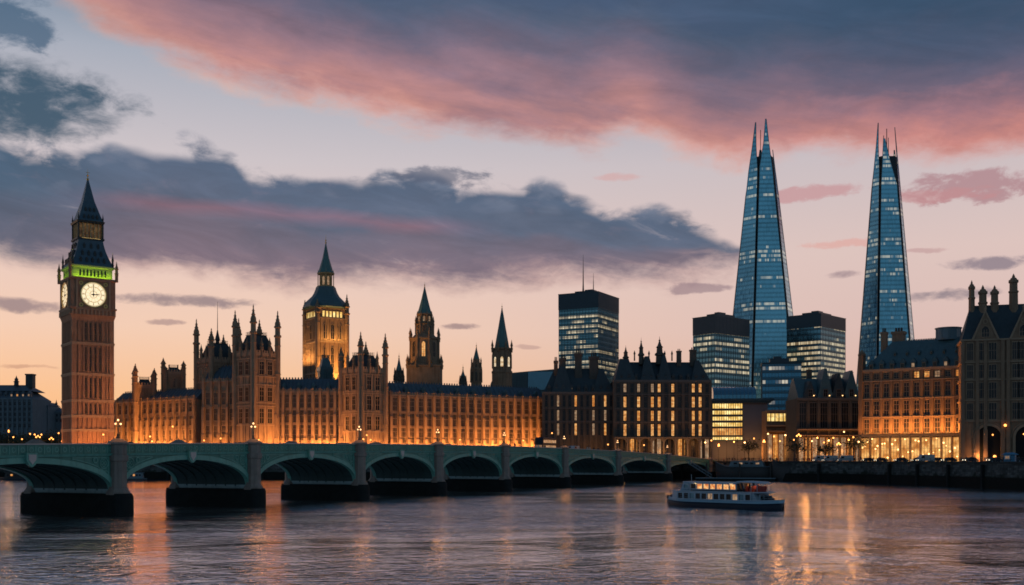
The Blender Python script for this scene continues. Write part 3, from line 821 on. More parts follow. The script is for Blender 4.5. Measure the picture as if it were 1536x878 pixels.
        hb = MB(); hb.ring_y(0,-.34,-.12,0,.42,.02,12); hb.build('hub', 'iron', D)
    # belfry, lit green
    z0, z1 = zz(417.5), zz(400.5); wb = c-.2
    bf = MB(); bf.square(c, c, [(z0-.2, wb), (z1, wb)]); bf.square(c, c, [(z1-.5, wb+.4), (z1, wb+.75), (z1+.5, wb+.75), (z1+.5, wb)])
    bf.build('belfry', 'belfry_stone', root)
    me = win_mesh(.85, (z1-z0)*.62, 0, 0, trim='belfry_stone', arch=True)
    for i in range(8):
        u = 2.3+(s-4.6)*(i+.5)/8
        link('belfry_arch', me, root, (u, .2, z0+.7)); link('belfry_arch', me, root, (.2, u, z0+.7), -math.pi/2)
    for cx, cy in ((0,0),(s,0),(0,s),(s,s)):
        ex = lambda v: -1.1 if v == 0 else s+1.1
        turret_on(root, ex(cx), ex(cy), zz(421), zz(409), .62, zz(390), 'tower', 8, 'gold', 'pinnacle')
        ex2 = lambda v: .1 if v == 0 else s-.1
        turret_on(root, ex2(cx), ex2(cy), z1-.5, z1+1.2, .42, zz(378), 'iron', 6, 'gold', 'pinnacle')
    # roofs
    rf = MB(); h0, h1 = z1+.5, zz(361)
    rf.square(c, c, [(h0+(h1-h0)*t, (wb+.5)-(wb+.5-4.75)*(1-(1-t)**1.55)) for t in [i/8 for i in range(9)]])
    ro = rf.build('lower_roof', 'roof_iron', root)
    ln = MB()
    for row, (t, n) in enumerate(((.12,5),(.38,4),(.66,3))):
        zc = h0+(h1-h0)*t; wd = (wb+.5)-(wb+.5-4.75)*(1-(1-t)**1.55)
        for i in range(n):
            u = c+wd*1.5*((i+.5)/n-.5)
            for side in (0, 1):
                k = MB(); k.box(u-.42,u+.42, c-wd-.15, c-wd+1.2, zc, zc+1.1); k.prism_y([(u-.55,zc+1.1),(u+.55,zc+1.1),(u,zc+2.2)], c-wd-.2, c-wd+1.6)
                i0 = len(ln.v); ln.v += [(x,y,z) if side == 0 else (y, x, z) for x, y, z in k.v]; ln.f += [tuple(i0+a for a in f) for f in k.f]; ln.m += k.m
    ln.build('lucarne', 'iron', ro)
    la = MB(); z0, z1 = h1, zz(338); wl = 4.7
    la.square(c, c, [(z0-.1, wl+.5), (z0+.6, wl+.5), (z0+.6, wl-.9), (z1-.2, wl-.9), (z1-.2, wl+.4), (z1+.6, wl+.7), (z1+.7, wl+.3)])
    lo = la.build('lantern_stage', 'iron', root)
    pp = MB()
    for i in range(7):
        u = c-wl+.3+(2*wl-.6)*i/6
        for y in (c-wl+.3, c+wl-.3):
            pp.box(u-.22,u+.22,y-.22,y+.22,z0+.5,z1); pp.box(y-.22,y+.22,u-.22,u+.22,z0+.5,z1)
    pp.build('columns', 'gilt_stone', lo)
    bo = MB(); bo.square(c, c, [(z0+.6, wl-.8), (z1-.3, wl-.8)]); bo.build('bell_chamber', 'lantern_glow', lo)
    sp = MB(); h0, h1 = z1+.6, zz(272)
    sp.square(c, c, [(h0, wl+.35), (h0+(h1-h0)*.1, wl-.45), (h0+(h1-h0)*.5, wl*.45), (h1, .32)])
    so = sp.build('spire', 'roof_iron', root)
    for i, (t, n) in enumerate(((.06,4),(.24,3))):
        zc = h0+(h1-h0)*t; wd = (wl+.35)*(1-t*1.25)
        for q in range(n):
            u = c+wd*1.4*((q+.5)/n-.5); k = MB(); k.prism_y([(u-.42,zc),(u+.42,zc),(u+.42,zc+.8),(u,zc+1.7),(u-.42,zc+.8)], c-wd-.2, c-wd+1.2); k.build('lucarne', 'iron', so)
    fi = MB(); fi.stack(c, c, [(h1-.3,.3),(h1+.6,.55),(h1+.9,.2),(h1+1.6,.16),(h1+1.9,.5),(h1+2.3,.16),(h1+3.0,.1),(h1+4.6,.03)], 8)
    fi.tube((c-.8,c,h1+3.2),(c+.8,c,h1+3.2),.08); fi.build('finial', 'gold', so)
    for cx, cy in ((c-wl,c-wl),(c+wl,c-wl),(c-wl,c+wl),(c+wl,c+wl)): turret_on(root, cx, cy, z0+.3, z1, .3, z1+4.2, 'iron', 6, 'gold', 'pinnacle')
    # lights: green belfry floods on the ledge, amber on the base
    T = Matrix.Translation((X(px,d), d, G)) @ Matrix.Rotation(rot, 4, 'Z')
    rt = Matrix.Rotation(rot, 3, 'Z')
    zl = zz(417)
    strip_light(T @ Vector((c, -1.35, zl+.25)), 14, rt @ Vector((1,0,0)), rt @ Vector((0,.75,.85)), 420, (.56,1,.05), .35)
    strip_light(T @ Vector((-1.35, c, zl+.25)), 14, rt @ Vector((0,1,0)), rt @ Vector((.75,0,.85)), 190, (.50,1,.05), .35)
    strip_light(T @ Vector((c, c-wl-.5, h1*0+zz(360))), 7, rt @ Vector((1,0,0)), rt @ Vector((0,.75,.85)), 120, (1,.6,.2), .3)
    strip_light(T @ Vector((c, -7, 3.0)), 14, rt @ Vector((1,0,0)), rt @ Vector((0,.34,.94)), 3600, (1,.38,.10), .5)
    far = strip_light(Vector((X(px,d)+44, 429, G+3)), 3, (0,1,0), T @ Vector((c,0,30))-Vector((X(px,d)+44, 429, G+3)), 2300, (1,.42,.14), 3); far.data.spread = R(70)
    strip_light(T @ Vector((-7, c, 2.5)), 14, rt @ Vector((0,1,0)), rt @ Vector((.35,0,.9)), 700, (1,.36,.09), .5)
M['belfry_stone'] = mat('belfry stone', (.36,.34,.14), .8, .2, .8)
M['roof_iron'] = mat('cast iron roof plates', (.045,.085,.115), .45, .3, .9, streak=.35, bump=.05)
M['gilt_stone'] = mat('gilt columns', (.42,.27,.12), .7, .2, 1)
M['lantern_glow'] = lit_glass('lantern chamber glow', (.35,.14,.03), (.8,.42,.12), .12, .5)
build_clock_tower()

# ------------------------------------------------------------------ palace along the far bank
PG = 'wings and corner towers of the gothic palace'
rows3 = [(-.9,-6.5), (-7.3,-12.5), (-13.3,-19.6)]
gothic_range('palace_wing', 'low floodlit palace wing beside the clock tower, with two pinnacled stair towers', (X(168,487),487), (X(292,452),452), 33.0, 13, [(-1.2,-5.2),(-6.8,-11.0),(-12.6,-17.5)], 4.6, group=PG, dormer=False)
gothic_range('palace_wing', 'middle palace wing, blue slate roof, between the twin pavilions and the single pavilion', (X(414,446),446), (X(514,446),446), Z(588,446), 9, rows3, 5.6, group=PG)
gothic_range('palace_wing', 'longest palace wing with twenty even floodlit bays, left of the dark mansard blocks', (X(572,448),448), (X(818,487),487), 34.4, 20, rows3, 5.4, group=PG)
gothic_range('palace_wing', 'short palace wing with a slate roof tucked between the paired tall pavilions', (X(306,450),450), (X(366,447),447), Z(572,448), 5, [(-4.5,-9.5),(-11,-16),(-18,-23)], 6.5, group=PG, dormer=False)
tr = [(-2.6,-8.0), (-13.0,-18.6), (-21.5,-27.5)]
t, H = gothic_tower('palace_tower', 'tall palace pavilion tower carrying the flagpole, behind its twin', 317, 452, R(44), 12.6, Z(541,452), tr, (Z(492,452), Z(474,455), Z(475,455), Z(500,466)), roof=('slate_dark', 7.5), group=PG, mids=[(.33, Z(516,452)),(.66, Z(514,452))], r=1.0)
f = MB(); f.stack(6.3, 6.3, [(H+7,.9),(H+9,.8),(H+9.5,1.1),(H+12,.5),(H+14,.12),(H+14.2,.16),(H+25.5,.05)], 8); f.build('flagpole', 'iron', t)
gothic_tower('palace_tower', 'tall palace pavilion tower with a dark crested roof, the nearer of the tall twins', 380, 437, R(50), 12.0, Z(531,437), tr, (Z(456,437), Z(465,445), Z(465,445), Z(478,452)), roof=('slate_dark', 8.0), group=PG, mids=[(.33, Z(507,440)),(.66, Z(505,440))], r=1.05)
gothic_tower('palace_tower', 'single lower pavilion tower between the middle and the longest palace wings', 541, 437, R(46), 12.6, Z(556,437), [(-2.2,-7.4),(-9.8,-15.5),(-18,-23.5)], (Z(497,437), Z(499,445), Z(520,445), Z(512,455)), roof=('slate_dark', 6.5), group=PG, mids=[(.33, Z(530,440)),(.66, Z(526,440))], r=1.0)
gothic_tower('palace_tower', 'small pinnacled stair tower next to the clock tower on the low palace wing', 203, 473, R(22), 7.8, Z(580,473), [(-9,-13),(-15,-19)], (Z(545,473), Z(551,473), Z(549,481), Z(555,481)), roof=('slate_dark', 3), group=PG, nw=(1,1), ww=1.5, r=.95)
gothic_tower('palace_tower', 'small pinnacled tower rising behind the low palace wing beside the tall twins', 248, 474, R(24), 7.6, Z(560,474), [(-2,-6)], (Z(549,474), Z(540,474), Z(536,480), Z(552,480)), roof=('slate_dark', 2.5), group=PG, nw=(1,1), ww=1.5, r=.9)
gothic_tower('stair_turret', 'slim blue roofed stair turret poking over the middle palace wing', 481, 462, R(24), 5.2, Z(553,462), [(-1.5,-5)], (0,0,0,0), roof=('lead', 4.5), group=PG, nw=(1,1), ww=1.2, stone='lead', trim='lead', par=.9)

def chimney(par, x, y, z0, z1, w, m='stone', pots=3, dy=None):
    b = MB(); dy = dy or w*.8; h = z1-z0
    b.box(x-w/2, x+w/2, y-dy/2, y+dy/2, z0, z0+h*.86); b.box(x-w*.58, x+w*.58, y-dy*.58, y+dy*.58, z0+h*.80, z0+h*.88); b.box(x-w*.56, x+w*.56, y-dy*.56, y+dy*.56, z0+h*.30, z0+h*.34)
    o = b.build('chimney', m, par)
    p = MB()
    for i in range(pots): p.stack(x-w*.36+w*.72*(i+.5)/pots, y, [(z0+h*.88, w*.11),(z0+h, w*.09)], 6)
    if pots: p.build('chimney_pots', 'rust', o)
    return o

# ------------------------------------------------------------------ towers behind the palace
def build_great_tower():
    d = 520; s = 15.2; rot = R(33)
    zz = lambda py: Z(py, 522+9*min(1, max(0, (462-py)/50)))-G
    root = thing('great_tower', 'massive square tower lit amber, with a domed slate roof and spire behind the middle wing', 'tower', (X(476,d), d, G), rot)
    c = s/2
    b = MB(); b.box(0,s,0,s,0,zz(461)); b.build('wall', 'stone', root)
    cs = MB()
    for py in (560,513,477,462): cs.box(-.35,s+.35,-.35,s+.35,zz(py)-.3,zz(py)+.35)
    cs.build('string_course', 'stone_trim', root)
    pn = MB()
    for i in range(6):
        u = 1.9+(s-3.8)*i/5
        for z0, z1 in ((zz(590),zz(515)),(zz(511),zz(479))):
            pn.box(u-.25,u+.25,-.35,-.003,z0,z1); pn.box(-.35,-.003,u-.25,u+.25,z0,z1)
    pn.build('panelling', 'stone', root)
    for n, (za, zb, w, gl) in enumerate(((zz(508),zz(485),2.0,'glass'), (zz(475),zz(466),1.25,'lit_yellow'))):
        me = win_mesh(w, zb-za, 1 if n == 0 else 0, 1 if n == 0 else 0, gl, 'stone_trim', n == 0)
        cnt = 3 if n == 0 else 6
        for i in range(cnt):
            u = 2.2+(s-4.4)*(i+.5)/cnt
            link('belfry_window' if n == 0 else 'gallery_window', me, root, (u,0,za)); link('belfry_window' if n == 0 else 'gallery_window', me, root, (0,u,za), -math.pi/2)
    me = win_mesh(1.6, zz(520)-zz(585), 1, 4, 'glass', 'stone_trim', True)
    for i in range(3):
        u = 2.2+(s-4.4)*(i+.5)/3
        link('tall_window', me, root, (u,0,zz(585))); link('tall_window', me, root, (0,u,zz(585)), -math.pi/2)
    for (cx,cy), tip in zip(((0,0),(s,0),(0,s),(s,s)), (zz(450),zz(440),zz(446),zz(452))): turret_on(root, cx, cy, 0, zz(470), 1.15, tip, 'stone', 8, 'gold')
    rf = MB(); h0, h1 = zz(461), zz(430)
    rf.stack(c, c, [(h0, s*.70), (h0+.5, s*.73)] + [(h0+.5+(h1-h0-.5)*t, s*.70*w) for t, w in ((0,1),(.12,.98),(.28,.90),(.42,.76),(.56,.62),(.72,.53),(.88,.47),(1,.44))], 8, math.pi/8)
    ro = rf.build('dome_roof', 'lead', root)
    la = MB(); z0, z1 = h1, zz(412); la.stack(c, c, [(z0-.3,4.2),(z0+.5,4.3),(z0+.6,3.0),(z1-.3,3.0),(z1-.2,4.0),(z1+.5,4.2),(z1+.6,3.7)], 8); lo = la.build('lantern_stage', 'gilt_stone', root)
    me = win_mesh(1.2, (z1-z0)*.68, 1, 0, 'lit_dim', 'gilt_stone', True)
    for i in range(8):
        a = math.pi/8*0+i*math.pi/4; r_ = 3.0*math.cos(math.pi/8)
        link('lantern_window', me, lo, (c+r_*math.sin(a), c-r_*math.cos(a), z0+.9), a)
    for i in range(8):
        a = math.pi/8+i*math.pi/4; k = MB(); k.stack(c+3.7*math.cos(a), c+3.7*math.sin(a), [(z0,.22),(z1,.2),(z1+2.5,.03)], 5); k.build('pinnacle', 'gilt_stone', lo)
    sp = MB(); h0, h1 = z1+.6, zz(366); sp.stack(c, c, [(h0,4.1),(h0+(h1-h0)*.10,3.3),(h0+(h1-h0)*.5,1.6),(h1,.22)], 8); so = sp.build('spire', 'copper', root)
    fi = MB(); fi.stack(c, c, [(h1-.2,.2),(h1+.5,.45),(h1+.8,.14),(h1+1.7,.35),(h1+2,.1),(h1+4.4,.03)], 6); fi.build('finial', 'gold', so)
    T = Matrix.Translation((X(476,d), d, G)) @ Matrix.Rotation(rot, 4, 'Z'); rt = Matrix.Rotation(rot, 3, 'Z')
    strip_light(T @ Vector((c,-8,zz(596))), 14, rt @ Vector((1,0,0)), rt @ Vector((0,.40,.92)), 36000, (1,.44,.10), .5)
    strip_light(T @ Vector((-4,c,zz(545))), 11, rt @ Vector((0,1,0)), rt @ Vector((.25,0,.97)), 4200, (1,.48,.14), .5)
    strip_light(T @ Vector((c,-2.2,zz(513)+.4)), 12, rt @ Vector((1,0,0)), rt @ Vector((0,.30,.95)), 900, (1,.52,.14), .3)
build_great_tower()

def octagon_tower(name, label, px, d, prof, stages, cat='spire tower', stone='stone', spire=None, pins=(), base_sq=None):
    """prof: [(py, half width px)] stone body; spire: [(py, half width px)]; stages: window rings (py bottom, py top, half width px, window px width, glass)."""
    u = d/F; zz = lambda py: Z(py, d)-G
    root = thing(name, label, cat, (X(px,d), d, G))
    b = MB(); k = 1/math.cos(math.pi/8)
    b.stack(0, 0, [(zz(py), w*u*k) for py, w in prof], 8); b.build('body', stone, root)
    if base_sq:
        q = MB(); q.square(0, 0, [(0, base_sq[1]*u), (zz(base_sq[0]), base_sq[1]*u), (zz(base_sq[0])+.1, base_sq[1]*u*1.04), (zz(base_sq[0])+.8, base_sq[1]*u*1.04), (zz(base_sq[0])+.8, base_sq[1]*u*.9)])
        q.build('base', stone, root)
    for pb, pt, hw, ww, gl in stages:
        me = win_mesh(ww*u, zz(pt)-zz(pb), 1, 1, gl if gl else 'glass', 'stone_trim', True)
        for i in range(8):
            a = i*math.pi/4; link('window', win_mesh(ww*u, zz(pt)-zz(pb), 1, 1, 'lit_warm', 'stone_trim', True) if (gl == 'glass' and ww > 5 and i == 0) else me, root, (hw*u*math.sin(a), -hw*u*math.cos(a), zz(pb)), a)
        bt = MB()
        for i in range(8):
            a = math.pi/8+i*math.pi/4; r_ = hw*u*k
            bt.stack(r_*math.cos(a), r_*math.sin(a), [(zz(pb)-.6,.42),(zz(pt)+.6,.36),(zz(pt)+2.6,.05)], 5)
        bt.build('corner_shafts', stone, root)
    if spire:
        s_ = MB(); s_.stack(0, 0, [(zz(py), w*u*k) for py, w in spire], 8); so = s_.build('spire', 'copper', root)
        rb = MB()
        for i in range(8):
            a = math.pi/8+i*math.pi/4
            for (p0, w0), (p1, w1) in zip(spire, spire[1:]):
                rb.tube((w0*u*k*math.cos(a), w0*u*k*math.sin(a), zz(p0)), (w1*u*k*math.cos(a), w1*u*k*math.sin(a), zz(p1)), .12, 4)
        rb.build('rolls', 'lead', so)
        z = zz(spire[-1][0]); f = MB(); f.stack(0, 0, [(z-.3,.15),(z+.3,.4),(z+.6,.12),(z+1.4,.3),(z+1.7,.08),(z+3.2,.02)], 6); f.build('finial', 'gold', so)
    for py, hw, tip, r_, n in pins:
        for i in range(n):
            a = math.pi/n+i*2*math.pi/n
            turret_on(root, hw*u*k*math.cos(a), hw*u*k*math.sin(a), zz(py)-1.5, zz(py), r_, zz(tip), stone, 6, name='pinnacle')
    return root
octagon_tower('spire_tower', 'broad stepped gothic tower with a green spire behind the longest palace wing', 637, 540,
    [(690,24),(552,24),(551,25),(549,25),(548,21.5),(511,20.5),(510,22),(508,22),(506,17),(502,13.5),(488,12.5),(487,13.5),(486,11),(474,10.2),(473,12),(471,11.5)],
    [(545,514,21,5.6,'glass'),(500,489,13,3.2,'glass'),(485,475,10.6,3.6,'lit_dim')], spire=[(471,10.5),(464,8.2),(450,4.6),(432,.6)], pins=((549,25,532,.75,8),(508,21,492,.65,8),(487,13,474,.45,8)), base_sq=(552,25))
octagon_tower('spire_tower', 'slender lantern tower with glowing arched openings under a pointed green spire', 753, 560,
    [(690,15),(561,15),(560,15.6),(558,15.6),(557,14.2),(526,13.6),(525,15),(523,15),(522,10.8)], [(551,536,14.0,4.6,'lit_pale')], spire=[(523,10.8),(508,8.2),(490,5.0),(475,2.6),(464,.5)], pins=((524,14.4,510,.6,8),))
octagon_tower('turret_tower', 'small stepped stone turret with a short spire between the two big spires', 714.5, 530,
    [(690,8),(556,8),(555,8.8),(553,8.8),(552,7.2),(546,6.8),(545,7.6),(544,5.4),(540,4.8),(539,5.4)], [(572,558,8.1,2.6,'glass'),(552,547,7,1.8,'glass')], spire=[(540,4.6),(532,2.6),(523,.5)], pins=((545,7,536,.35,8),), cat='turret')
octagon_tower('turret_tower', 'little dark finialled ventilator cupola on the ridge beside the stepped turret', 694.5, 505,
    [(690,5),(577,5),(576,6.4),(572,6.0),(571,4.2),(566,3.6),(565,4.6)], [(576,571.5,4.6,1.5,'glass')], spire=[(566,4.0),(561,1.8),(556,.4)], cat='turret', stone='dark')
octagon_tower('turret_tower', 'dark pinnacle turret right behind the single lower pavilion tower', 598.5, 500,
    [(690,7),(571,7),(570,7.8),(568,7.6),(567,6.2),(559,5.6),(558,6.6),(556,5)], [(567,560,6.2,1.9,'glass')], spire=[(557,4.6),(548,2.2),(539,.5)], pins=((569,7.2,560,.35,8),), cat='turret', stone='dark')

# floodlights along the palace foot
WARM = (1,.37,.09)
def flood(p0, p1, off, z, watts_m, aim_in=.42):
    a = Vector((*p0, 0)); b = Vector((*p1, 0)); t = (b-a).normalized(); nrm = Vector((t.y,-t.x,0))
    c = (a+b)/2+nrm*off; c.z = z
    L = (b-a).length
    n = max(1, round(L/7.0)); rr = random.Random(int(L*10))
    for i in range(n):                                     # separate pools of light, none quite alike
        q = a.lerp(b, (i+.5+rr.uniform(-.12,.12))/n)+nrm*(off*.8); q.z = z
        strip_light(q, min(4.2, L/n*.62), t, -nrm*aim_in+Vector((0,0,1)), watts_m*L/n*1.75*rr.uniform(.55,1.6), WARM, .6)
flood((X(172,487),487), (X(292,452),452), 5.0, G+2.0, 500)
flood((X(416,446),446), (X(510,446),446), 5.0, G+2.0, 520)
flood((X(576,448),448), (X(700,467),467), 5.0, G+2.0, 330)
flood((X(700,467),467), (X(818,487),487), 5.0, G+2.0, 430)
flood((X(310,447),447), (X(350,445),445), 4.5, G+2.0, 330)
flood((X(360,442),442), (X(378,436),436), 4.0, G+2.0, 130)
flood((X(382,436),436), (X(416,443),443), 4.0, G+2.0, 150)
flood((X(515,441),441), (X(539,436),436), 4.0, G+2.0, 130)
flood((X(543,436),436), (X(572,444),444), 4.0, G+2.0, 150)
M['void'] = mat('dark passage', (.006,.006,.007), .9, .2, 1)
M['buff_trim'] = mat('buff trim stone', (.28,.20,.13), .9, .25, .8)
M['glass_blue'] = mat('blue tinted pane', (.08,.20,.27), .12, .15, .4, metal=.6, spec=.6)

def stone_wall(name, base):                                 # coursed granite with joints, weed and run-off stains
    m = mat(name, base, .95, .5, .35, streak=.6, bump=.1, spec=.08)
    k = NT(m.node_tree); p = k.n['Principled BSDF']
    src = p.inputs['Base Color'].links[0].from_socket
    geo = k.add('ShaderNodeNewGeometry'); sp = k.add('ShaderNodeSeparateXYZ'); k.l.new(geo.outputs['Position'], sp.inputs[0])
    row = k.m('DIVIDE', sp.outputs[2], .62); ir = k.m('FLOOR', row)
    u = k.m('ADD', k.m('DIVIDE', k.m('SUBTRACT', sp.outputs[1], sp.outputs[0]), 1.9), k.m('MULTIPLY', k.m('MODULO', ir, 2.0), .5))
    j = k.m('MINIMUM', k.ss(k.m('FRACT', row), .0, .12), k.ss(k.m('FRACT', u), .0, .05))
    wn = k.add('ShaderNodeTexWhiteNoise', noise_dimensions='2D'); k.l.new(k.xyz(k.m('FLOOR', u), ir), wn.inputs[0])
    t = k.m('MULTIPLY', k.m('ADD', .45, k.m('MULTIPLY', j, .55)), k.lin(wn.outputs[0], 0, 1, .65, 1.45))
    weed = k.ss(k.m('ADD', k.noise(geo.outputs['Position'], .25, 5, .65), k.m('MULTIPLY', k.m('SUBTRACT', sp.outputs[2], 3.6), -.12)), .45, .62)
    c = k.mix(1.0, src, k.xyz(t, t, t), 'MULTIPLY'); c = k.mix(k.m('MULTIPLY', weed, .75), c, (.010, .014, .008))
    k.l.new(c, p.inputs['Base Color'])
    return m
# ------------------------------------------------------------------ glass towers across the city
def glass_tower(name, label, px, d, rot, w, dep, top, mkey, floor_h, cap_py, masts=(), fin=2.6, cat='office tower'):
    """Box tower with its near corner at (px, d): front face along local x, side face along local y."""
    root = thing(name, label, cat, (X(px,d), d, G), rot)
    H = Z(top,d)-G; hc = Z(cap_py,d)-G
    for nm, pts in (('glass_front', ((0,0),(w,0))), ('glass_side', ((0,dep),(0,0))), ('glass_back', ((w,dep),(0,dep))), ('glass_far_side', ((w,0),(w,dep)))):
        (xa,ya),(xb,yb) = pts; L = math.hypot(xb-xa, yb-ya); b = MB()
        off = 0 if nm == 'glass_front' else 211
        b.poly([(xa,ya,0),(xb,yb,0),(xb,yb,hc),(xa,ya,hc)], uv=[(off,0),(off+L,0),(off+L,hc),(off,hc)]); b.build(nm, mkey, root)
    sl = MB(); z = floor_h
    while z < hc-1:
        sl.box(-.12,w+.12,-.12,dep+.12,z-.22,z+.22); z += floor_h
    sl.build('floor_edges', 'slab', root)
    ml = MB(); n = int(w/fin)
    for i in range(n+1): ml.box(w*i/n-.09, w*i/n+.09, -.2, -.004, 0, hc)
    n = int(dep/fin)
    for i in range(n+1): ml.box(-.2, -.004, dep*i/n-.09, dep*i/n+.09, 0, hc)
    ml.build('mullions', 'slab', root)
    c = MB(); c.box(-.3,w+.3,-.3,dep+.3,hc,H-.4); c.box(-.5,w+.5,-.5,dep+.5,H-.4,H); c.build('crown_band', 'capband', root)
    lv = MB(); k = int((w)/1.6)
    for i in range(k): lv.box(w*i/k+.2, w*i/k+.5, -.45, -.29, hc+.3, H-.6)
    lv.build('louvres', 'capband', root)
    pl = MB(); pl.box(w*.2,w*.7,dep*.2,dep*.7,H,H+2.5); pl.box(w*.3,w*.5,dep*.3,dep*.5,H+2.5,H+4); pl.build('plant_room', 'capband', root)
    for x, tip, r_ in masts:
        m = MB(); m.stack(x, dep*.4, [(H,r_*1.6),(H+6,r_),(tip-G,.08)], 6); m.build('mast', 'iron', root)
    return root
M['slab'] = mat('floor edge metal', (.07,.12,.145), .35, .2, .2, metal=.3)
M['capband'] = mat('dark cladding', (.014,.040,.058), .3, .2, .3)
M['ct1'] = curtain('office curtain wall one', 4.0, 1.7, .43, (.15,.33,.38), .62, seed=1, metal=.85, run=.10)
M['ct2'] = curtain('office curtain wall two', 4.0, 1.6, .44, (.16,.36,.43), .62, seed=22, metal=.85, run=.09)
M['ct3'] = curtain('office curtain wall three', 4.0, 1.6, .44, (.15,.33,.40), .62, seed=35, metal=.85, run=.09)
M['ct4'] = curtain('blue glass block', 4.0, 1.8, .62, (.09,.30,.44), .6, seed=47, metal=.65, run=.10, warm=(1,.8,.55))
M['shard1'] = curtain('tapering glass facade one', 3.9, 1.1, .625, (.20,.46,.58), .34, seed=58, metal=.8, run=.17, band=.22, grid=.28, warm=(1,.78,.42))
M['shard2'] = curtain('tapering glass facade two', 3.9, 1.1, .625, (.19,.44,.56), .34, seed=83, metal=.8, run=.17, band=.22, grid=.28, warm=(1,.78,.42))
glass_tower('office_tower', 'square lit office tower with two roof masts behind the dark mansard blocks', 897, 860, R(62), 42, 34, 437, 'ct1', 4.1, 461, masts=((2,Z(386,880),.55),(22,Z(408,880),.4)))
glass_tower('office_tower', 'banded office tower with a dark crown, left foot of the split-tip glass spire', 1072, 800, R(40), 40, 20.3, 473, 'ct2', 4.0, 500)
glass_tower('office_tower', 'banded office tower with a dark crown on the right of the split-tip glass spire', 1231, 830, R(48), 42, 28, 470, 'ct3', 4.0, 490)
glass_tower('glass_block', 'low bright blue glass office block standing in front of the split-tip spire', 1143.5, 640, R(-11), 22.0, 20, 544, 'ct4', 4.0, 546.5, fin=1.8, cat='office block')

def spire_tower(name, label, cx_px, d, base, top, tips, mkey, grooves):
    """Tapering tower of inclined glass facets: base polygon (px offsets, depth m) shrinks towards the top ring; each facet ends at its own tip height."""
    u = d/F
    root = thing(name, label, 'glass skyscraper', (X(cx_px,d), d, G))
    Hn = Z(180,d)-G
    P = [Vector((a*u, b)) for a, b in base]; Q = [Vector((a*u, b)) for a, b in top]
    n = len(P)
    for i in range(n):
        a, b, a2, b2 = P[i], P[(i+1)%n], Q[i], Q[(i+1)%n]
        H = Z(tips[i][0],d)-G; t = H/Hn
        e = (b-a).normalized(); nrm = Vector((e.y,-e.x)); gp = .9
        def at(side, tt): return (a if side == 0 else b).lerp(a2 if side == 0 else b2, tt)
        b_ = MB(); steps = 14
        L0 = (b-a).length
        rows = []
        for k in range(steps+1):
            tt = t*k/steps; p, q = at(0,tt), at(1,tt); L = (q-p).length
            g = min(gp, L*.16); dd = (q-p).normalized()
            lo, hi = p+dd*g, q-dd*g
            f = tt/t                                        # upper part narrows to a shard tip
            if f > .86:
                w_ = (f-.86)/.14; side = tips[i][1]
                m_ = lo.lerp(hi, side); lo, hi = lo.lerp(m_, w_*.86), hi.lerp(m_, w_*.86)
            rows.append((lo+nrm*.35, hi+nrm*.35, tt*Hn))
        for (l0,h0,z0),(l1,h1,z1) in zip(rows, rows[1:]):
            off = 97*i
            um = lambda v: (v-a).dot(e)+off
            b_.poly([(*l0,z0),(*h0,z0),(*h1,z1),(*l1,z1)], uv=[(um(l0),z0),(um(h0),z0),(um(h1),z1),(um(l1),z1)])
        fac = b_.build('glass_facet', mkey, root)
        ed = MB()
        for (l0,h0,z0),(l1,h1,z1) in zip(rows, rows[1:]):
            ed.tube((*l0,z0),(*l1,z1),.28,4); ed.tube((*h0,z0),(*h1,z1),.28,4)
        fl = 3.9*9
        z = fl
        while z < rows[-1][2]-6:
            tt = z/Hn; p, q = at(0,tt)+nrm*.42, at(1,tt)+nrm*.42; dd=(q-p).normalized()
            if tt/t < .85: ed.tube((*(p+dd*gp),z),(*(q-dd*gp),z),.07,4)
            z += fl
        ed.build('facet_frame', 'slab', fac)
    co = MB(); tt = .89
    co.rings([[(v.x*.93, v.y*.93+.0, 0) for v in P], [(p.lerp(q,tt).x*.9, p.lerp(q,tt).y*.9, tt*Hn) for p, q in zip(P,Q)]])
    co.build('core', 'groove', root)
    ms = MB(); c = sum(Q, Vector((0,0)))/n
    for dx, dz, r_ in grooves: ms.tube((c.x+dx, c.y, tt*Hn-10), (c.x+dx*.9, c.y, Hn+dz), r_, 5)
    ms.build('roof_steelwork', 'iron', root)
    return root
M['groove'] = mat('shadow gap cladding', (.012,.022,.030), .5, .2, .2)
spire_tower('glass_spire', 'taller pointed glass skyscraper with a split tip, standing between two banded office towers', 1148, 980,
    [(-68,12),(-30,-20),(44,-24),(70,6),(40,38),(-38,38)], [(-17.5,1),(-9.0,-2.6),(3.6,-2.8),(6.0,-.6),(1,3),(-12,3)],
    [(184,.35),(180,.78),(226,.5),(232,.5),(222,.5),(226,.3)], 'shard1', ((-1.6,-9,.3),))
spire_tower('glass_spire', 'pointed glass skyscraper with a jagged open tip rising behind the lit riverside hotel', 1336, 985,
    [(-58,4),(-34,-22),(28,-24),(54,4),(34,36),(-34,36)], [(-20,.5),(-16,-2.8),(1.5,-3),(4.8,-.4),(0,3),(-15,3)],
    [(185,.3),(210,.15),(192,.85),(224,.4),(218,.4),(214,.2)], 'shard2', ((-2,-14,.3),(1.0,-8,.35),(2.6,-16,.3),(0,-22,.5)))

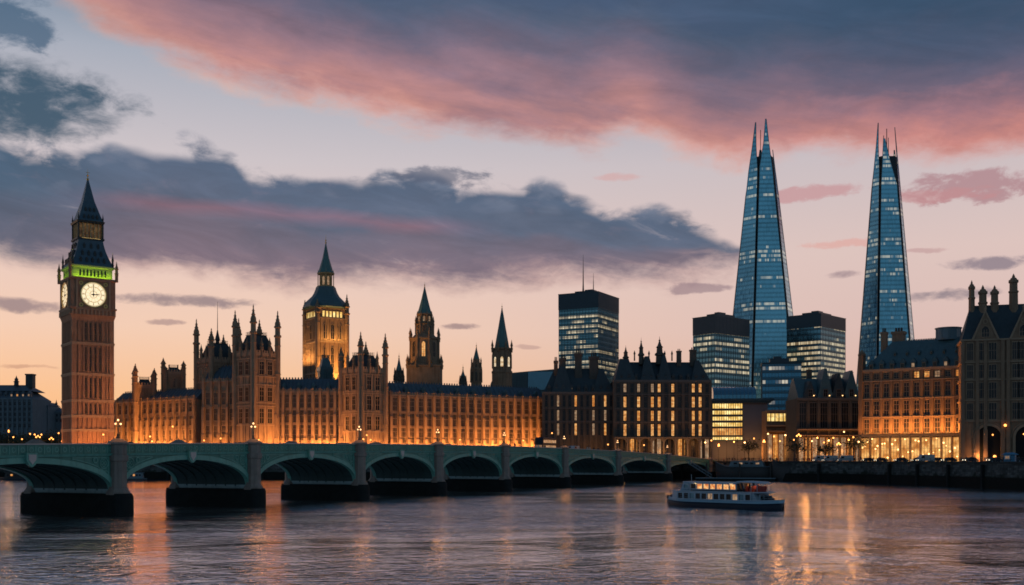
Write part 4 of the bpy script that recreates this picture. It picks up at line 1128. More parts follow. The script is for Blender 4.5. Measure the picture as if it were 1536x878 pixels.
# ------------------------------------------------------------------ masonry blocks
def masonry(name, label, cat, p0, p1, zeave, depth, nb, rows, wfrac=.42, stone='dark', trim='dark_trim', lit=None, pil=True, group=None, nm=1, nt=1, skip_ground=0.0, bays=None):
    """rows: (z top, z bottom) above ground, bottom row last. lit: {(row, bay): material}. bays: optional list of (u, width) windows as fractions."""
    (x0,d0),(x1,d1) = p0, p1
    W_ = math.hypot(x1-x0,d1-d0); H = zeave-G; bay = W_/nb
    root = thing(name, label, cat, (x0,d0,G), math.atan2(d1-d0,x1-x0), group)
    b = MB(); b.box(0,W_,0,depth,0,H); b.build('wall', stone, root)
    c = MB(); c.box(-.5,W_+.5,-.7,-.003,H-.6,H+.25); c.box(-.35,W_+.35,-.45,-.003,H-1.0,H-.6)
    for (t,bt),(t2,b2) in zip(rows, rows[1:]): zc = (bt+t2)/2; c.box(-.2,W_+.2,-.74,-.003,zc-.22,zc+.22)
    c.build('cornice', trim, root)
    if pil:
        q = MB(); q.box(-.55,.55,-.62,-.003,0,H-.6); q.box(-.7,.7,-.8,-.003,0,1.2)
        me = q.mesh('pilaster', stone)
        for i in range(nb+1): link('pilaster', me, root, (bay*i,0,0))
    for r, (t,bt) in enumerate(rows):
        for i in range(nb):
            g = (lit or {}).get((r,i), 'glass')
            link('window', win_mesh(bay*wfrac, t-bt, nm, nt, g, trim), root, (bay*(i+.5),0,bt))
    return root, W_, H
def spirelet(par, x, y, z0, zt, r, m='slate_dark'):
    b = MB(); h = zt-z0
    b.stack(x,y,[(z0,r),(z0+h*.30,r*.92),(z0+h*.32,r*1.25),(z0+h*.38,r*1.2),(z0+h*.42,r*.8),(z0+h*.58,r*.72),(z0+h*.60,r*.95),(z0+h*.66,r*.55),(z0+h*.82,r*.16),(z0+h*.84,r*.3),(z0+h*.88,r*.08),(zt,.03)],8)
    return b.build('spirelet', m, par)
def dormer(par, x, z, w, h, y0, y1, m='slate_dark', glass='glass', trim='dark_trim'):
    b = MB(); b.box(x-w/2,x+w/2,y0,y1,z,z+h); b.prism_y([(x-w*.65,z+h),(x+w*.65,z+h),(x,z+h+w*.85)],y0-.2,y1+.4)
    o = b.build('dormer', m, par); link('dormer_window', win_mesh(w*.6,h*.8,1,0,glass,trim), o, (x,y0-.01,z+.1)); return o

# left dark block
d = 470; zz = lambda py: Z(py,d)-G
rw = [(zz(593),zz(610)),(zz(615),zz(631)),(zz(635),zz(653))]
lit = {(0,2):'lit_dim',(0,5):'lit_amber',(0,8):'lit_amber',(0,10):'lit_warm',(1,2):'lit_dim',(1,8):'lit_dim',(1,10):'lit_dim',(1,5):'lit_dim',(2,5):'lit_warm',(2,8):'lit_dim',(2,10):'lit_amber',(2,2):'lit_dim'}
t, w, H = masonry('mansion_block', 'dark mansard block with square chimneys and few lit windows, beside the long palace wing', 'mansion block', (X(815,d),d), (X(921,d),d), Z(589,d), 24, 12, rw, .40, lit=lit)
rf = MB(); h = zz(551)-H
rf.hip(0,w*.86,.2,24,H,5.0,6,H+h,0,dx1=2.0)
rf.hip(w*.70,w,-.1,14,H,3.0,3,H+h*.98,0,dx1=4.6); rf.hip(w*.12,w*.42,-.3,12,H,3.2,3,H+h*1.04)
ro = rf.build('roof', 'slate_dark', t)
for i in range(9): dormer(ro, w*(.08+.105*i), H+.4, 1.5, 1.9, .2+.25, 2.4, glass='lit_dim' if i in (3,) else 'glass')
for px, tp, ww_ in ((834.5,534,1.7),(845,530,2.6),(868.5,521,3.0),(892,527,3.8)): chimney(ro, X(px,d)-X(815,d), 5, H+2, zz(tp), ww_, 'dark', 3)
# right dark block
d = 463; zz = lambda py: Z(py,d)-G
rw = [(zz(575.5),zz(588.5)),(zz(595),zz(611)),(zz(616),zz(631.5)),(zz(636),zz(654))]
bx = [645,712,790,830,935,1100,1180]
nb = 14
lit = {}
for r in range(4):
    for i in (1,3,5,6,8,11,12): lit[(r,i)] = random.choice(['lit_amber','lit_warm','lit_warm']) if not (r == 0 and i in (1,3,5)) else 'lit_dim'
t, w, H = masonry('mansion_block', 'dark mansard block with columns of amber lit windows and roof spirelets near the bridge end', 'mansion block', (X(922,d),d), (X(1066,d),d+1), Z(571,d), 26, nb, rw, .44, lit=lit)
rf = MB(); h = zz(541)-H
rf.hip(1.5,w-.5,.2,26,H,5.5,7,H+h,dx1=6.0)
rf.hip(.0,w*.22,-.2,11,H,2.6,3,H+h*1.12); rf.hip(w*.27,w*.43,-.3,11,H,2.4,3,H+h*1.25); rf.hip(w*.45,w*.60,-.3,11,H,2.4,3,H+h*1.30); rf.hip(w*.80,w,-.2,12,H,2.4,3,H+h*1.05,dx1=4.2)
ro = rf.build('roof', 'slate_dark', t)
for i in range(12): dormer(ro, w*(.07+.078*i), H+.3, 1.3, 1.7, .3, 2.4)
xx = lambda px: X(px,d)-X(922,d)
for px, tip, r_ in ((941,516,1.15),(964.5,504,1.15),(992.5,502,1.7)): spirelet(ro, xx(px), 5.2, zz(545), zz(tip), r_, 'dark')
for px in (976,1000,954,1011): 
    k = MB(); k.stack(xx(px),4.5,[(zz(540),.35),(zz(531),.3),(zz(529),.5),(zz(524),.03)],6); k.build('pinnacle','dark',ro)
for px, tp, ww_ in ((1022.5,521,1.9),(1044,519,2.6)): chimney(ro, xx(px), 6, zz(548), zz(tp), ww_, 'dark', 2)
# lit arcade at its foot
ar = MB(); n = 8; bay = w/n
for i in range(n+1): ar.box(bay*i-.35,bay*i+.35,-3.2,-.003,0,zz(656)-.5)
for i in range(n): ar.ring_y(bay*(i+.5),-3.1,-2.7,zz(656)-1.2-bay*.32,bay*.55,bay*.43,14,0,0,math.pi)
ar.box(-.4,w+.4,-3.5,-.003,zz(656)-.55,zz(656))
ao = ar.build('arcade', 'dark_trim', t)
for i in range(n):
    link('shop_front', win_mesh(bay*.78, zz(659), 3, 1, ('glass','lit_amber','glass','lit_dim')[i%4], 'dark_trim'), ao, (bay*(i+.5),-.05,.3))

# riverside hotel
d0, d1 = 432, 410
dm = 421; zz = lambda py: Z(py,dm)-G
rw = [(zz(557.5),zz(567)),(zz(573.5),zz(595)),(zz(600),zz(623)),(zz(627.5),zz(650.5))]
lit = {(0,5):'lit_amber',(0,6):'lit_amber',(0,7):'lit_dim',(0,9):'lit_amber'}
t, w, H = masonry('riverside_hotel', 'floodlit riverside hotel with a steep teal roof and a row of brilliant ground-floor windows', 'hotel', (X(1293,d0),d0), (X(1446,d1),d1), Z(553,dm), 22, 10, rw, .54, stone='buff', trim='buff_trim', lit=lit, nm=1, nt=2)
HR = math.atan2(d1-d0, X(1446,d1)-X(1293,d0))
rf = MB(); h = zz(507)-H
rf.prism_x([(.2,H),(9.6,H+h),(11.5,H+h),(21.8,H)], 9.0, w+.5); rf.rings([[(0,.2,H),(0,21.8,H)],[(9,9.6,H+h),(9,11.5,H+h)]], cap=False, close=False)
rf.poly([(0,.2,H),(9,.2,H),(9,9.6,H+h)]); rf.poly([(0,21.8,H),(9,21.8,H),(9,11.5,H+h)])
n = 46
for i in range(n): rf.box(9+(w-9)*i/n, 9+(w-9)*i/n+.4, 10.4, 10.65, H+h, H+h+.5)
ro = rf.build('roof', 'lead', t)
for i in range(9): dormer(ro, w*(.09+.105*i), H+.5, 1.9, 2.0, .6, 3.4, 'lead', 'lit_dim' if i in (4,7) else 'glass', 'buff_trim')
for i in range(6): dormer(ro, w*(.30+.12*i), H+5.6, 1.0, 1.0, 4.6, 7.0, 'lead', 'glass', 'buff_trim')
u = lambda px: w*(px-1293)/(1446-1293)
for px, tp, ww_ in ((1313.5,484,2.3),(1336.5,485,4.4)): chimney(ro, u(px), 12, H+h*.35, zz(tp), ww_, 'brown', 3)
tk = MB(); tk.stack(u(1412), 12, [(H+h-.5,4.6),(zz(492),4.6),(zz(492)+.05,5.0),(zz(490.5),5.0),(zz(490),3.5)],16)
for i in range(10):
    a = 2*math.pi*i/10; tk.box(u(1412)+4.6*math.cos(a)-.15,u(1412)+4.6*math.cos(a)+.15,12+4.6*math.sin(a)-.15,12+4.6*math.sin(a)+.15,H+h,zz(492))
tk.build('roof_tank', 'bluegrey', ro)
sg = MB(); sg.box(-1.2,.4,-1.0,3.4,0,zz(530)); sg.stack(-.4,1.2,[(zz(530),1.5),(zz(527),1.5),(zz(520),.05)],8); sg.build('corner_turret', 'buff', t)
# ground floor: projecting lit arcade with cornice
ar = MB(); zc = zz(655); n = 10; bay = w/n
ar.box(-.3,w+.3,-2.6,-.003,zc,zc+.9); ar.box(-.5,w+.5,-2.9,-.003,zc+.9,zc+1.15)
for i in range(n+1): ar.box(bay*i-.32,bay*i+.32,-2.5,-.003,0,zc)
ao = ar.build('shop_arcade', 'buff_trim', t)
rl_ = random.Random(3)
for i in range(n):
    sw = link('shop_window', win_mesh(bay*.84, zc-.5, 2, 1, 'lit_shop', 'buff_trim'), ao, (bay*(i+.5),-1.6,.2))
    for q in range(3):                                      # lamps hanging in the bright rooms
        lm = MB(); x = bay*.84*(-.33+.33*q)+rl_.uniform(-.2,.2); z = rl_.uniform(1.2, zc-1.0); lm.ball((x,-.30,z), rl_.uniform(.16,.34), 0, 8); lm.tube((x,-.30,z+.2),(x,-.2,zc-.5),.02,4,1); lm.build('hanging_lamp', ['globe_pale','iron'], sw)
M_h = Matrix.Translation((X(1293,d0),d0,G)) @ Matrix.Rotation(HR,4,'Z'); mh = Matrix.Rotation(HR,3,'Z')
strip_light(M_h @ Vector((w*.62,-3.4,zc+1.5)), w*.72, mh @ Vector((1,0,0)), mh @ Vector((0,.30,.95)), 7600, (1,.34,.07), .4)
strip_light(M_h @ Vector((w*.13,-3.4,zc+1.5)), w*.24, mh @ Vector((1,0,0)), mh @ Vector((0,.30,.95)), 1500, (1,.34,.07), .4)
strip_light(M_h @ Vector((w*.5,-9,1.5)), w*.9, mh @ Vector((1,0,0)), mh @ Vector((0,.6,.8)), 1500, (1,.42,.1), .4)

# big gothic corner building at the right
d = 396; zz = lambda py: Z(py,d)-G
root = thing('gothic_chambers', 'tall dark brown gothic building with twin gables and an arched gateway beside the lit hotel', 'gothic building', (X(1443,d),d,G), R(-18))
CR = R(-18)
xx = lambda px: ((px-768)/F*d-X(1443,d))/(math.cos(CR)-(px-768)/F*math.sin(CR))
w = xx(1600); H = zz(511)
b = MB(); b.box(0,w,0,26,0,H)
b.build('wall','brown',root)
c = MB()
for py in (511,544,570.5,601,632): c.box(-.3,w+.3,-.5,-.003,zz(py)-.3,zz(py)+.3); c.box(-.5,-.003,0,26,zz(py)-.3,zz(py)+.3)
c.build('cornice','brown_trim',root)
for px in (1444,1466,1478,1504,1512,1552,1562):
    q = MB(); q.box(xx(px)-.55,xx(px)+.55,-.75,-.003,0,H-.4); q.box(xx(px)-.7,xx(px)+.7,-.95,-.003,0,zz(645)); q.build('buttress','brown',root)
for gx in (1478,1535):
    g = MB(); a = xx(gx); hw = xx(1478)-xx(1459)
    g.prism_y([(a-hw,H),(a+hw,H),(a,zz(469))],-.4,9); o = g.build('gable','brown',root)
    e = MB(); e.prism_y([(a-hw-.5,H),(a-hw+.3,H),(a,zz(469)-.4),(a,zz(469)+.7)],-.7,-.404); e.prism_y([(a+hw+.5,H),(a+hw-.3,H),(a,zz(469)-.4),(a,zz(469)+.7)],-.7,-.404)
    e.stack(a,-.5,[(zz(469),.35),(zz(466),.3),(zz(465),.5),(zz(460),.03)],6); e.build('coping','brown_trim',o)
    link('gable_window', win_mesh(2.6,zz(490)-zz(507),2,1,'glass','brown_trim',True), o, (a,-.42,zz(507)))
    ci = MB(); ci.ring_y(a,-.6,-.41,zz(484),.9,.6,14); ci.build('roundel','brown_trim',o)
rf = MB(); rf.prism_x([(.1,H),(8.5,zz(455)),(10,zz(455)),(25.9,H)],3.5,w); rf.rings([[(0,.1,H),(0,25.9,H)],[(3.5,8.5,zz(455)),(3.5,10,zz(455))]],cap=False,close=False)
rf.poly([(0,.1,H),(3.5,.1,H),(3.5,8.5,zz(455))]); rf.poly([(0,25.9,H),(3.5,25.9,H),(3.5,10,zz(455))])
ro = rf.build('roof','slate_dark',root)
for px, tp, ww_ in ((1460.5,424,2.4),(1477.5,432,3.2),(1495.5,433,3.0),(1524.5,417,3.3)):
    k = MB(); x = xx(px); r_ = ww_/2; z1 = zz(tp)
    k.stack(x,8,[(H+3,r_*1.05),(z1-5.2,r_*.92),(z1-5,r_*1.08),(z1-4.5,r_*1.08),(z1-4.3,r_*.86),(z1-1.6,r_*.84),(z1-1.4,r_*1.06),(z1-.5,r_*1.04),(z1-.4,r_*.8),(z1+.2,r_*.62),(z1+.5,r_*.3),(z1+.8,r_*.34),(z1+1.9,.04)],8); k.build('chimney','brown',ro)
rws = [(515,541),(547.5,568),(574,598),(604.5,629.5)]
for t_, b_ in rws:
    for px, wpx in ((1455,9),(1472,11),(1489,11),(1523,9),(1533,9),(1543,9),(1572,10),(1586,10)):
        link('window', win_mesh(wpx*d/F, zz(t_)-zz(b_), 2, 1, 'glass', 'brown_trim'), root, (xx(px),0,zz(b_)))
for px, hw_, lab in ((1483,17.5,None),(1542,17,None)):
    a = xx(px); r_ = hw_*d/F; zsx = zz(657)
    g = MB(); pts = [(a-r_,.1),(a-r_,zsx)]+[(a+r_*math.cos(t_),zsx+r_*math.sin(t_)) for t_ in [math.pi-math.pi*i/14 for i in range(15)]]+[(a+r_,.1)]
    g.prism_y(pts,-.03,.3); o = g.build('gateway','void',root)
    rr = MB(); rr.ring_y(a,-.55,-.004,zsx,r_+.9,r_,18,0,0,math.pi); rr.ring_y(a,-.32,-.004,zsx,r_+1.5,r_+1.2,18,0,0,math.pi); rr.box(a-r_-.9,a-r_,-.55,-.004,0,zsx); rr.box(a+r_,a+r_+.9,-.55,-.004,0,zsx); rr.build('archway','brown_trim',o)
    for dx, z in ((-r_*.35,zsx+1.2),(r_*.3,zsx+1.0)):
        k = MB(); k.ball((a+dx,-.7,z),.28,0,8); k.tube((a+dx,-.7,z+.25),(a+dx,-.7,z+1.4),.04,4,1); k.build('hanging_lantern',['globe','iron'],o)
    k = MB(); k.ball((a+r_*.45,-.9,1.9),.55,0,8); k.tube((a+r_*.45,-.9,0),(a+r_*.45,-.9,1.4),.08,5,1); k.build('gate_lamp',['globe','iron'],o)
k = MB(); x = xx(1507); k.tube((x,-.7,zz(640)),(x,-1.8,zz(638)),.1,5,1); k.ball((x,-1.8,zz(639)),.5,0,10); k.build('wall_lamp',['globe','iron'],root)
point_light(Vector((X(1507,d)-.3,d-2.6,Z(637,d))), 2600, (1,.45,.13), .4)
point_light(Vector((X(1519,d),d-4,G+2.5)), 2000, (1,.42,.12), .4)
point_light(Vector((X(1462,d),d-4,G+2.0)), 1000, (1,.42,.12), .4)
# ------------------------------------------------------------------ other buildings on the far bank
# curved dark hall behind the palace wing
d = 600; zz = lambda py: Z(py,d)-G
root = thing('roofed_hall', 'broad dark blue hall roof with one rounded end behind the dark mansard blocks', 'hall', (X(735,d),d,G))
u = d/F
pts = [(0,0),(0,zz(581))]+[(26*u*(1-math.cos(t)), zz(581)+(zz(560)-zz(581))*math.sin(t)) for t in [math.pi/2*i/8 for i in range(1,9)]]+[(58*u,zz(557)),(102*u,zz(553.5)),(102*u,0)]
b = MB(); b.prism_y(pts,0,30); b.build('roof','lead',root)
r_ = MB()
for i in range(18):
    x = 28*u+(72*u)*i/18; r_.box(x-.12,x+.12,-.2,-.003,0,zz(561))
r_.build('standing_seams','slate',root)
gl = MB(); gl.box(57*u,98*u,-.6,-.25,zz(585),zz(558)); gl.build('glazed_bay','glass_blue',root)


# glass and stone office with a domed roof
d = 520; zz = lambda py: Z(py,d)-G; u = d/F
root = thing('domed_office', 'low office with yellow lit floors, wide flat eaves and a low glass dome', 'office building', (X(1066,d),d,G), R(-6))
w = 84*u; H = zz(602)
b = MB(); b.box(0,w,0,22,0,H); b.build('wall','plain',root)
ev = MB(); ev.box(-2,w+2.6,-2.4,24,H+.004,H+1.1); ev.box(-1,w+1.4,-1.4,23,H-.9,H); ev.build('eaves','capband',root)
dm_ = MB()
dm_.prism_x([(0,H+1.1)]+[(11-11*math.cos(t),H+1.1+(zz(579)-H-1.1)*math.sin(t)**.8) for t in [math.pi*i/14 for i in range(1,14)]]+[(22,H+1.1)],w*.05,w*.80)
do = dm_.build('dome_roof','glass_blue',root)
rb = MB()
for i in range(12):
    x = w*.05+w*.75*i/11
    for t in range(14):
        f = lambda a: (x,11-11.1*math.cos(a),H+1.1+(zz(579)-H-1.0)*math.sin(a)**.8)
        rb.tube(f(math.pi*t/14),f(math.pi*(t+1)/14),.12,4)
rb.build('ribs','bluegrey',do)
for i,(a,bb) in enumerate(((606,613),(616.5,622),(625.5,631),(634.5,640),(643,653),(656,660))):
    m_ = MB(); x1 = 47*u
    m_.box(.8,x1,-.10,-.003,zz(bb),zz(a)); o = m_.build('lit_floor','lit_yellow' if i!=4 else 'lit_shop',root)
    f = MB(); n = 13
    for q in range(n+1): f.box(.8+(x1-.8)*q/n-.12,.8+(x1-.8)*q/n+.12,-.3,-.101,zz(bb),zz(a))
    f.box(.5,x1+.3,-.5,-.003,zz(bb)-.5,zz(bb)); f.build('window_frames','capband',o)

# small lit pavilion with a yellow upper storey
d = 500; zz = lambda py: Z(py,d)-G; u = d/F
t, w, H = masonry('lit_pavilion', 'small pavilion with a glowing yellow upper storey between domed office and gabled hall', 'pavilion', (X(1150,d),d), (X(1193,d),d), Z(616,d), 10, 7, [(zz(620),zz(632))], .84, stone='brown', trim='brown_trim', lit={(0,i):'lit_yellow' for i in range(7)}, pil=False)
cn = MB(); cn.box(-.8,w+.8,-1.6,-.003,zz(640),zz(638)); cn.box(-.8,w+.8,-2.4,-.003,zz(648),zz(646.5)); cn.build('canopy','buff_trim',t)
for i in range(5): link('shop_front', win_mesh(w/5*.8, zz(652), 2, 1, 'lit_amber' if i%2 else 'lit_dim','brown_trim'), t, (w*(i+.5)/5,-.05,.2))

# dark gabled hall
d = 470; zz = lambda py: Z(py,d)-G; u = d/F
t, w, H = masonry('gabled_hall', 'dark hall with steep teal gables and tall unlit windows left of the hotel', 'hall', (X(1196,d),d), (X(1291,d),d), Z(598,d), 20, 6, [(zz(604),zz(642))], .66, stone='dark', trim='dark_trim', nm=2, nt=3)
rf = MB(); rf.prism_x([(.1,H),(8.5,zz(566)),(11.5,zz(566)),(19.9,H)],.5,w-.5); ro = rf.build('roof','lead',t)
for i,(c,hw,tp) in enumerate(((1215,11,572),(1238,12,553),(1258,11,560),(1277,12,556))):
    g = MB(); a = X(c,d)-X(1196,d); h_ = hw*u
    g.prism_y([(a-h_,H),(a+h_,H),(a+h_*.12,zz(tp)),(a-h_*.12,zz(tp))],-.3,9); o = g.build('gable','slate_dark' if i%2==0 else 'lead',t)
    link('gable_window', win_mesh(1.8,3.2,1,1,'glass','dark_trim'), o, (a,-.32,H+.8))
    k = MB(); k.ball((a+h_*.45,-.9,H+1.2),.22,0,8); k.tube((a+h_*.45,-.9,H+1.2),(a+h_*.45,-.2,H+1.7),.05,4,1); k.build('eaves_lamp',['globe_pale','iron'],t)
for px, tp in ((1224,549),(1246,552),(1287,553)): chimney(ro, X(px,d)-X(1196,d), 11, zz(572), zz(tp), 2.0, 'dark', 2)
ar = MB(); ar.box(-.3,w+.3,-2.2,-.003,zz(645.5),zz(644)); ar.box(-.3,w+.3,-1.4,-.003,zz(654),zz(653)); ar.build('ledge','brown_trim',t)
for i in range(9): link('shop_front', win_mesh(w/9*.74, zz(657), 1, 1, ('lit_dim','lit_amber','lit_dim')[i%3],'brown_trim'), t, (w*(i+.5)/9,-.05,.2))

# far-left offices
d = 620; zz = lambda py: Z(py,d)-G; u = d/F
rw = [(zz(603),zz(608)),(zz(611.5),zz(616)),(zz(619.5),zz(624)),(zz(627.5),zz(632)),(zz(636),zz(641))]
t, w, H = masonry('government_office', 'blue-grey office with a mansard roof, big chimney and row of dormers, far left', 'office building', (X(-60,d),d), (X(48,d),d), Z(598,d), 26, 15, rw, .5, stone='grey', trim='grey', pil=True)
rf = MB(); rf.hip(0,w-.2,.2,26,H,6,4,zz(586)); rf.hip(1.5,w-2.5,3,24,zz(586)+.003,8,7,zz(576),0,dx1=5.5); ro = rf.build('roof','slate',t)
for i in range(12): dormer(ro, w*(.06+.08*i), zz(595.5), 1.7, 2.0, .3+1.2, 4, 'slate', 'lit_amber' if i==9 else ('lit_dim' if i in (8,10,11) else 'glass'),'grey')
k = MB(); x = w*(33+60)/108; k.box(x-2,x+2,9,13,zz(580),zz(560)); k.box(x-2.3,x+2.3,8.7,13.3,zz(561),zz(559)); k.build('chimney','slate_dark',ro)
spirelet(ro, w*(15+60)/108, 8, zz(577), zz(561), 1.3)
d = 640; zz = lambda py: Z(py,d)-G
t, w, H = masonry('government_office', 'lower stepped blue-grey office block right of the chimneyed one', 'office building', (X(46,d),d), (X(72,d),d), Z(609,d), 18, 5, [(zz(613),zz(617)),(zz(621),zz(625)),(zz(629),zz(633))], .5, stone='grey', trim='grey', pil=False)
rf = MB(); rf.hip(0,w,0,18,H+.26,1.5,4,H+2.2); ro = rf.build('roof','slate',t); spirelet(ro, w*.90, 3, H, zz(603), .7)
d = 650
zz = lambda py: Z(py,d)-G
t, w, H = masonry('government_office', 'small blue-grey block with a needle spire half hidden by the clock tower', 'office building', (X(71,d),d), (X(100,d),d), Z(618,d), 16, 5, [(zz(621),zz(625)),(zz(629),zz(633))], .5, stone='grey', trim='grey', pil=False)
rf = MB(); rf.hip(0,w,0,16,H+.26,2,6,zz(612)); ro = rf.build('roof','slate',t); spirelet(ro, w*.32, 4, zz(616), zz(598), .9)

# ------------------------------------------------------------------ trees
def tree(name, label, x, y, h, r, n=900, trunk=.3, group=None, bare=False, seed=0):
    rnd = random.Random(seed)
    root = thing(name, label, 'tree', (x,y,G), rnd.random()*6, group)
    t = MB(); t.stack(0,0,[(0,trunk*1.3),(h*.12,trunk),(h*.42,trunk*.7),(h*.8,trunk*.2)],7)
    tips = []
    for i in range(13):
        a = i*2.4+rnd.random(); z0 = h*rnd.uniform(.30,.62); L = r*rnd.uniform(.6,1.0); up = h*rnd.uniform(.10,.30)
        p1 = Vector((math.cos(a)*L*.5, math.sin(a)*L*.5, z0+up*.6)); p2 = Vector((math.cos(a)*L, math.sin(a)*L, z0+up))
        t.tube((0,0,z0),p1,trunk*.35,5,0,trunk*.22); t.tube(p1,p2,trunk*.22,5,0,trunk*.08); tips += [p1.lerp(p2,.5),p2]
        if bare:
            for q in range(5):
                e = p2+Vector((rnd.uniform(-1,1),rnd.uniform(-1,1),rnd.uniform(.2,1)))*r*.35; t.tube(p1.lerp(p2,rnd.random()),e,trunk*.09,3,0,.02); tips.append(e)
    t.build('trunk','bark',root)
    c = MB(); tips += [Vector((rnd.uniform(-.3,.3)*r,rnd.uniform(-.3,.3)*r,h*rnd.uniform(.65,.95))) for _ in range(7)]
    for i in range(n):
        q = rnd.choice(tips); s_ = r*.34
        p = q+Vector((rnd.gauss(0,1)*s_,rnd.gauss(0,1)*s_,rnd.gauss(0,.8)*s_*.8))
        if p.z < h*.22: continue
        a = Vector((rnd.uniform(-1,1),rnd.uniform(-1,1),rnd.uniform(-1,1))).normalized(); b_ = a.orthogonal().normalized()*rnd.uniform(.16,.34); k = a.cross(b_).normalized()*rnd.uniform(.22,.45)
        c.poly([p-b_-k*.2,p-k,p+b_-k*.1,p+k])
    c.build('crown','leaf',root)
    return root
tl = [('wide dark riverside tree at the far left behind the bridge', -8, 470, 13, 6.5), ('dark tree below the big office chimney beyond the bridge', 15, 480, 12.5, 6), ('dark round tree between the left tree lamps', 34, 466, 11.5, 5.6),
      ('dark tree in front of the lower stepped office block', 52, 478, 12, 5.8), ('dark tree with a lamp cluster glowing before it, left of the clock tower', 70, 468, 11.5, 5.5), ('dark tree touching the left edge of the clock tower', 87, 474, 12.5, 5.6)]
for i,(lab,px,d,h,r_) in enumerate(tl): tree('riverside_tree', lab, X(px,d), d, h, r_, 1000, .35, 'trees beyond the left end of the bridge', seed=i)
tq = [('thin small tree before the domed office', 1123, 452, 9, 3.0), ('thin lamplit tree beside the small lit pavilion', 1196, 447, 9.5, 3.2), ('sparse lamplit tree against the left edge of the hotel', 1283, 425, 10.5, 3.2), ('bushy quay tree before the dark gabled hall', 1238, 440, 7.5, 3.0)]
for i,(lab,px,d,h,r_) in enumerate(tq): tree('quay_tree', lab, X(px,d), d, h, r_, 420, .2, 'small trees along the lamplit quay', True, 40+i)

# ------------------------------------------------------------------ lamps
def globe_lamp(label, x, y, h, globes=1, group='globe lamps along the quay', mk='globe', z=G):
    t = thing('globe_lamp', label, 'street lamp', (x,y,z), random.random()*3, group)
    p = MB(); p.stack(0,0,[(0,.22),(.5,.2),(.6,.1),(h-.3,.06),(h-.2,.14),(h,.10)],7)
    pos = [(0,0,h+.28)]
    if globes == 3:
        for sx in (-1,1): p.tube((0,0,h-.9),(sx*.7,0,h-.5),.04,4); pos.append((sx*.7,0,h-.25))
    p.build('post','iron',t)
    for q in pos:
        g = MB(); g.ball(q,.30,0,10); g.build('globe',mk,t,True)
    return t
LEFT = [(13,646,3),(20,656,1),(33,659,1),(45,651,1),(52,652,1),(57,654,3),(62,652,1),(77,657,3),(88,650,1),(93,662,1)]
ll = ['in front of the leftmost tree','low beside the leftmost tree','low between the second and third tree','at the left of the bright cluster by the stepped block','in the bright cluster by the stepped block',
      'brightest of the cluster by the stepped block','at the right of the bright cluster by the stepped block','low before the fifth tree','tall beside the clock tower','low at the foot of the clock tower']
for (px,py,n),w_ in zip(LEFT,ll):
    d = 445; h = Z(py,d)-G-.28
    globe_lamp(('three-globe' if n==3 else 'single-globe')+' glowing lamp '+w_, X(px,d), d, h, n, 'lamps under the trees left of the clock tower')
for px in (14,56,78): point_light((X(px,443),442,G+8), 500, (1,.45,.14), .4)
QUAY = [(1058,664),(1067,661),(1078,667),(1090,659),(1101,663),(1106,657),(1117,664),(1131,658),(1146,661),(1152,651),(1161,655),(1170,662),(1178,653),(1191,660),(1198,652),(1218,662),(1226,657),(1236,664),(1243,661),(1250,657),(1258,665),(1266,648),(1273,660),(1280,656),(1288,663)]
names = ['at the bridge end','just right of the bridge end','low before the mansard block corner','under the lit floors of the domed office','before the domed office doors','tall at the middle of the domed office','by the domed office blank wall','tall by the domed office blank wall',
         'at the left corner of the small pavilion','tall before the small pavilion','at the middle of the small pavilion','low before the small pavilion','tall at the right of the small pavilion','left of the gabled hall','tall at the gabled hall corner','under the first teal gable',
         'under the tallest teal gable','low under the tallest teal gable','between the second and third gable','tall under the third gable','low under the third gable','tallest of the quay, left of the hotel','under the last gable','close to the hotel corner','at the hotel corner turret']
for i,((px,py),w_) in enumerate(zip(QUAY,names)):
    d = 405+random.uniform(0,34) if px > 1105 else 450
    globe_lamp('glowing globe lamp '+w_, X(px,d), d, Z(py,d)-G-.28, 3 if i%6==2 else 1, mk='globe' if i%3 else 'globe_pale')
    if i % 2 == 0: point_light((X(px,d),d-.8,Z(py,d)), 420, (1,.38,.09), .9)
PAL = [(155,652,'at the foot of the clock tower'),(225,655,'before the first stair tower'),(228,662,'low before the first stair tower'),(259,640,'tall against the low palace wing'),(306,661,'before the flagpole pavilion'),(331,658,'between the tall pavilions'),
       (388,660,'under the nearer tall pavilion'),(550,653,'bright before the single pavilion'),(556,660,'low before the single pavilion'),(545,659,'left before the single pavilion'),(690,660,'before the long palace wing'),(785,661,'at the far end of the long palace wing'),(828,650,'at the left edge of the first mansard block'),(912,667,'between the two mansard blocks'),(966,668,'before the amber-lit mansard block')]
for px,py,w_ in PAL:
    d = 434 if px < 500 else (431 if px < 560 else 445)
    globe_lamp('warm globe lamp '+w_, X(px,d), d, Z(py,d)-G-.28, 1, 'globe lamps at the foot of the palace')
for px,d,w_ in ((930,459,1400),(965,459,1400),(1000,459,1500),(1035,459,1500),(1085,515,2600),(1130,515,2600),(1165,496,1800),(1205,466,2200),(1240,466,2200),(1272,466,2400),(850,466,700),(890,466,900)):
    point_light((X(px,d),d-3.5,G+4.6), w_, (1,.38,.09), 1.3)   # added fill lights without fixtures, warming the feet of the blocks

gw = stone_wall('coursed embankment granite', (.060,.064,.062))
for o in bpy.data.objects:
    if o.type == 'MESH' and o.name.split('.')[0] == 'wall_face': o.data.materials[0] = gw
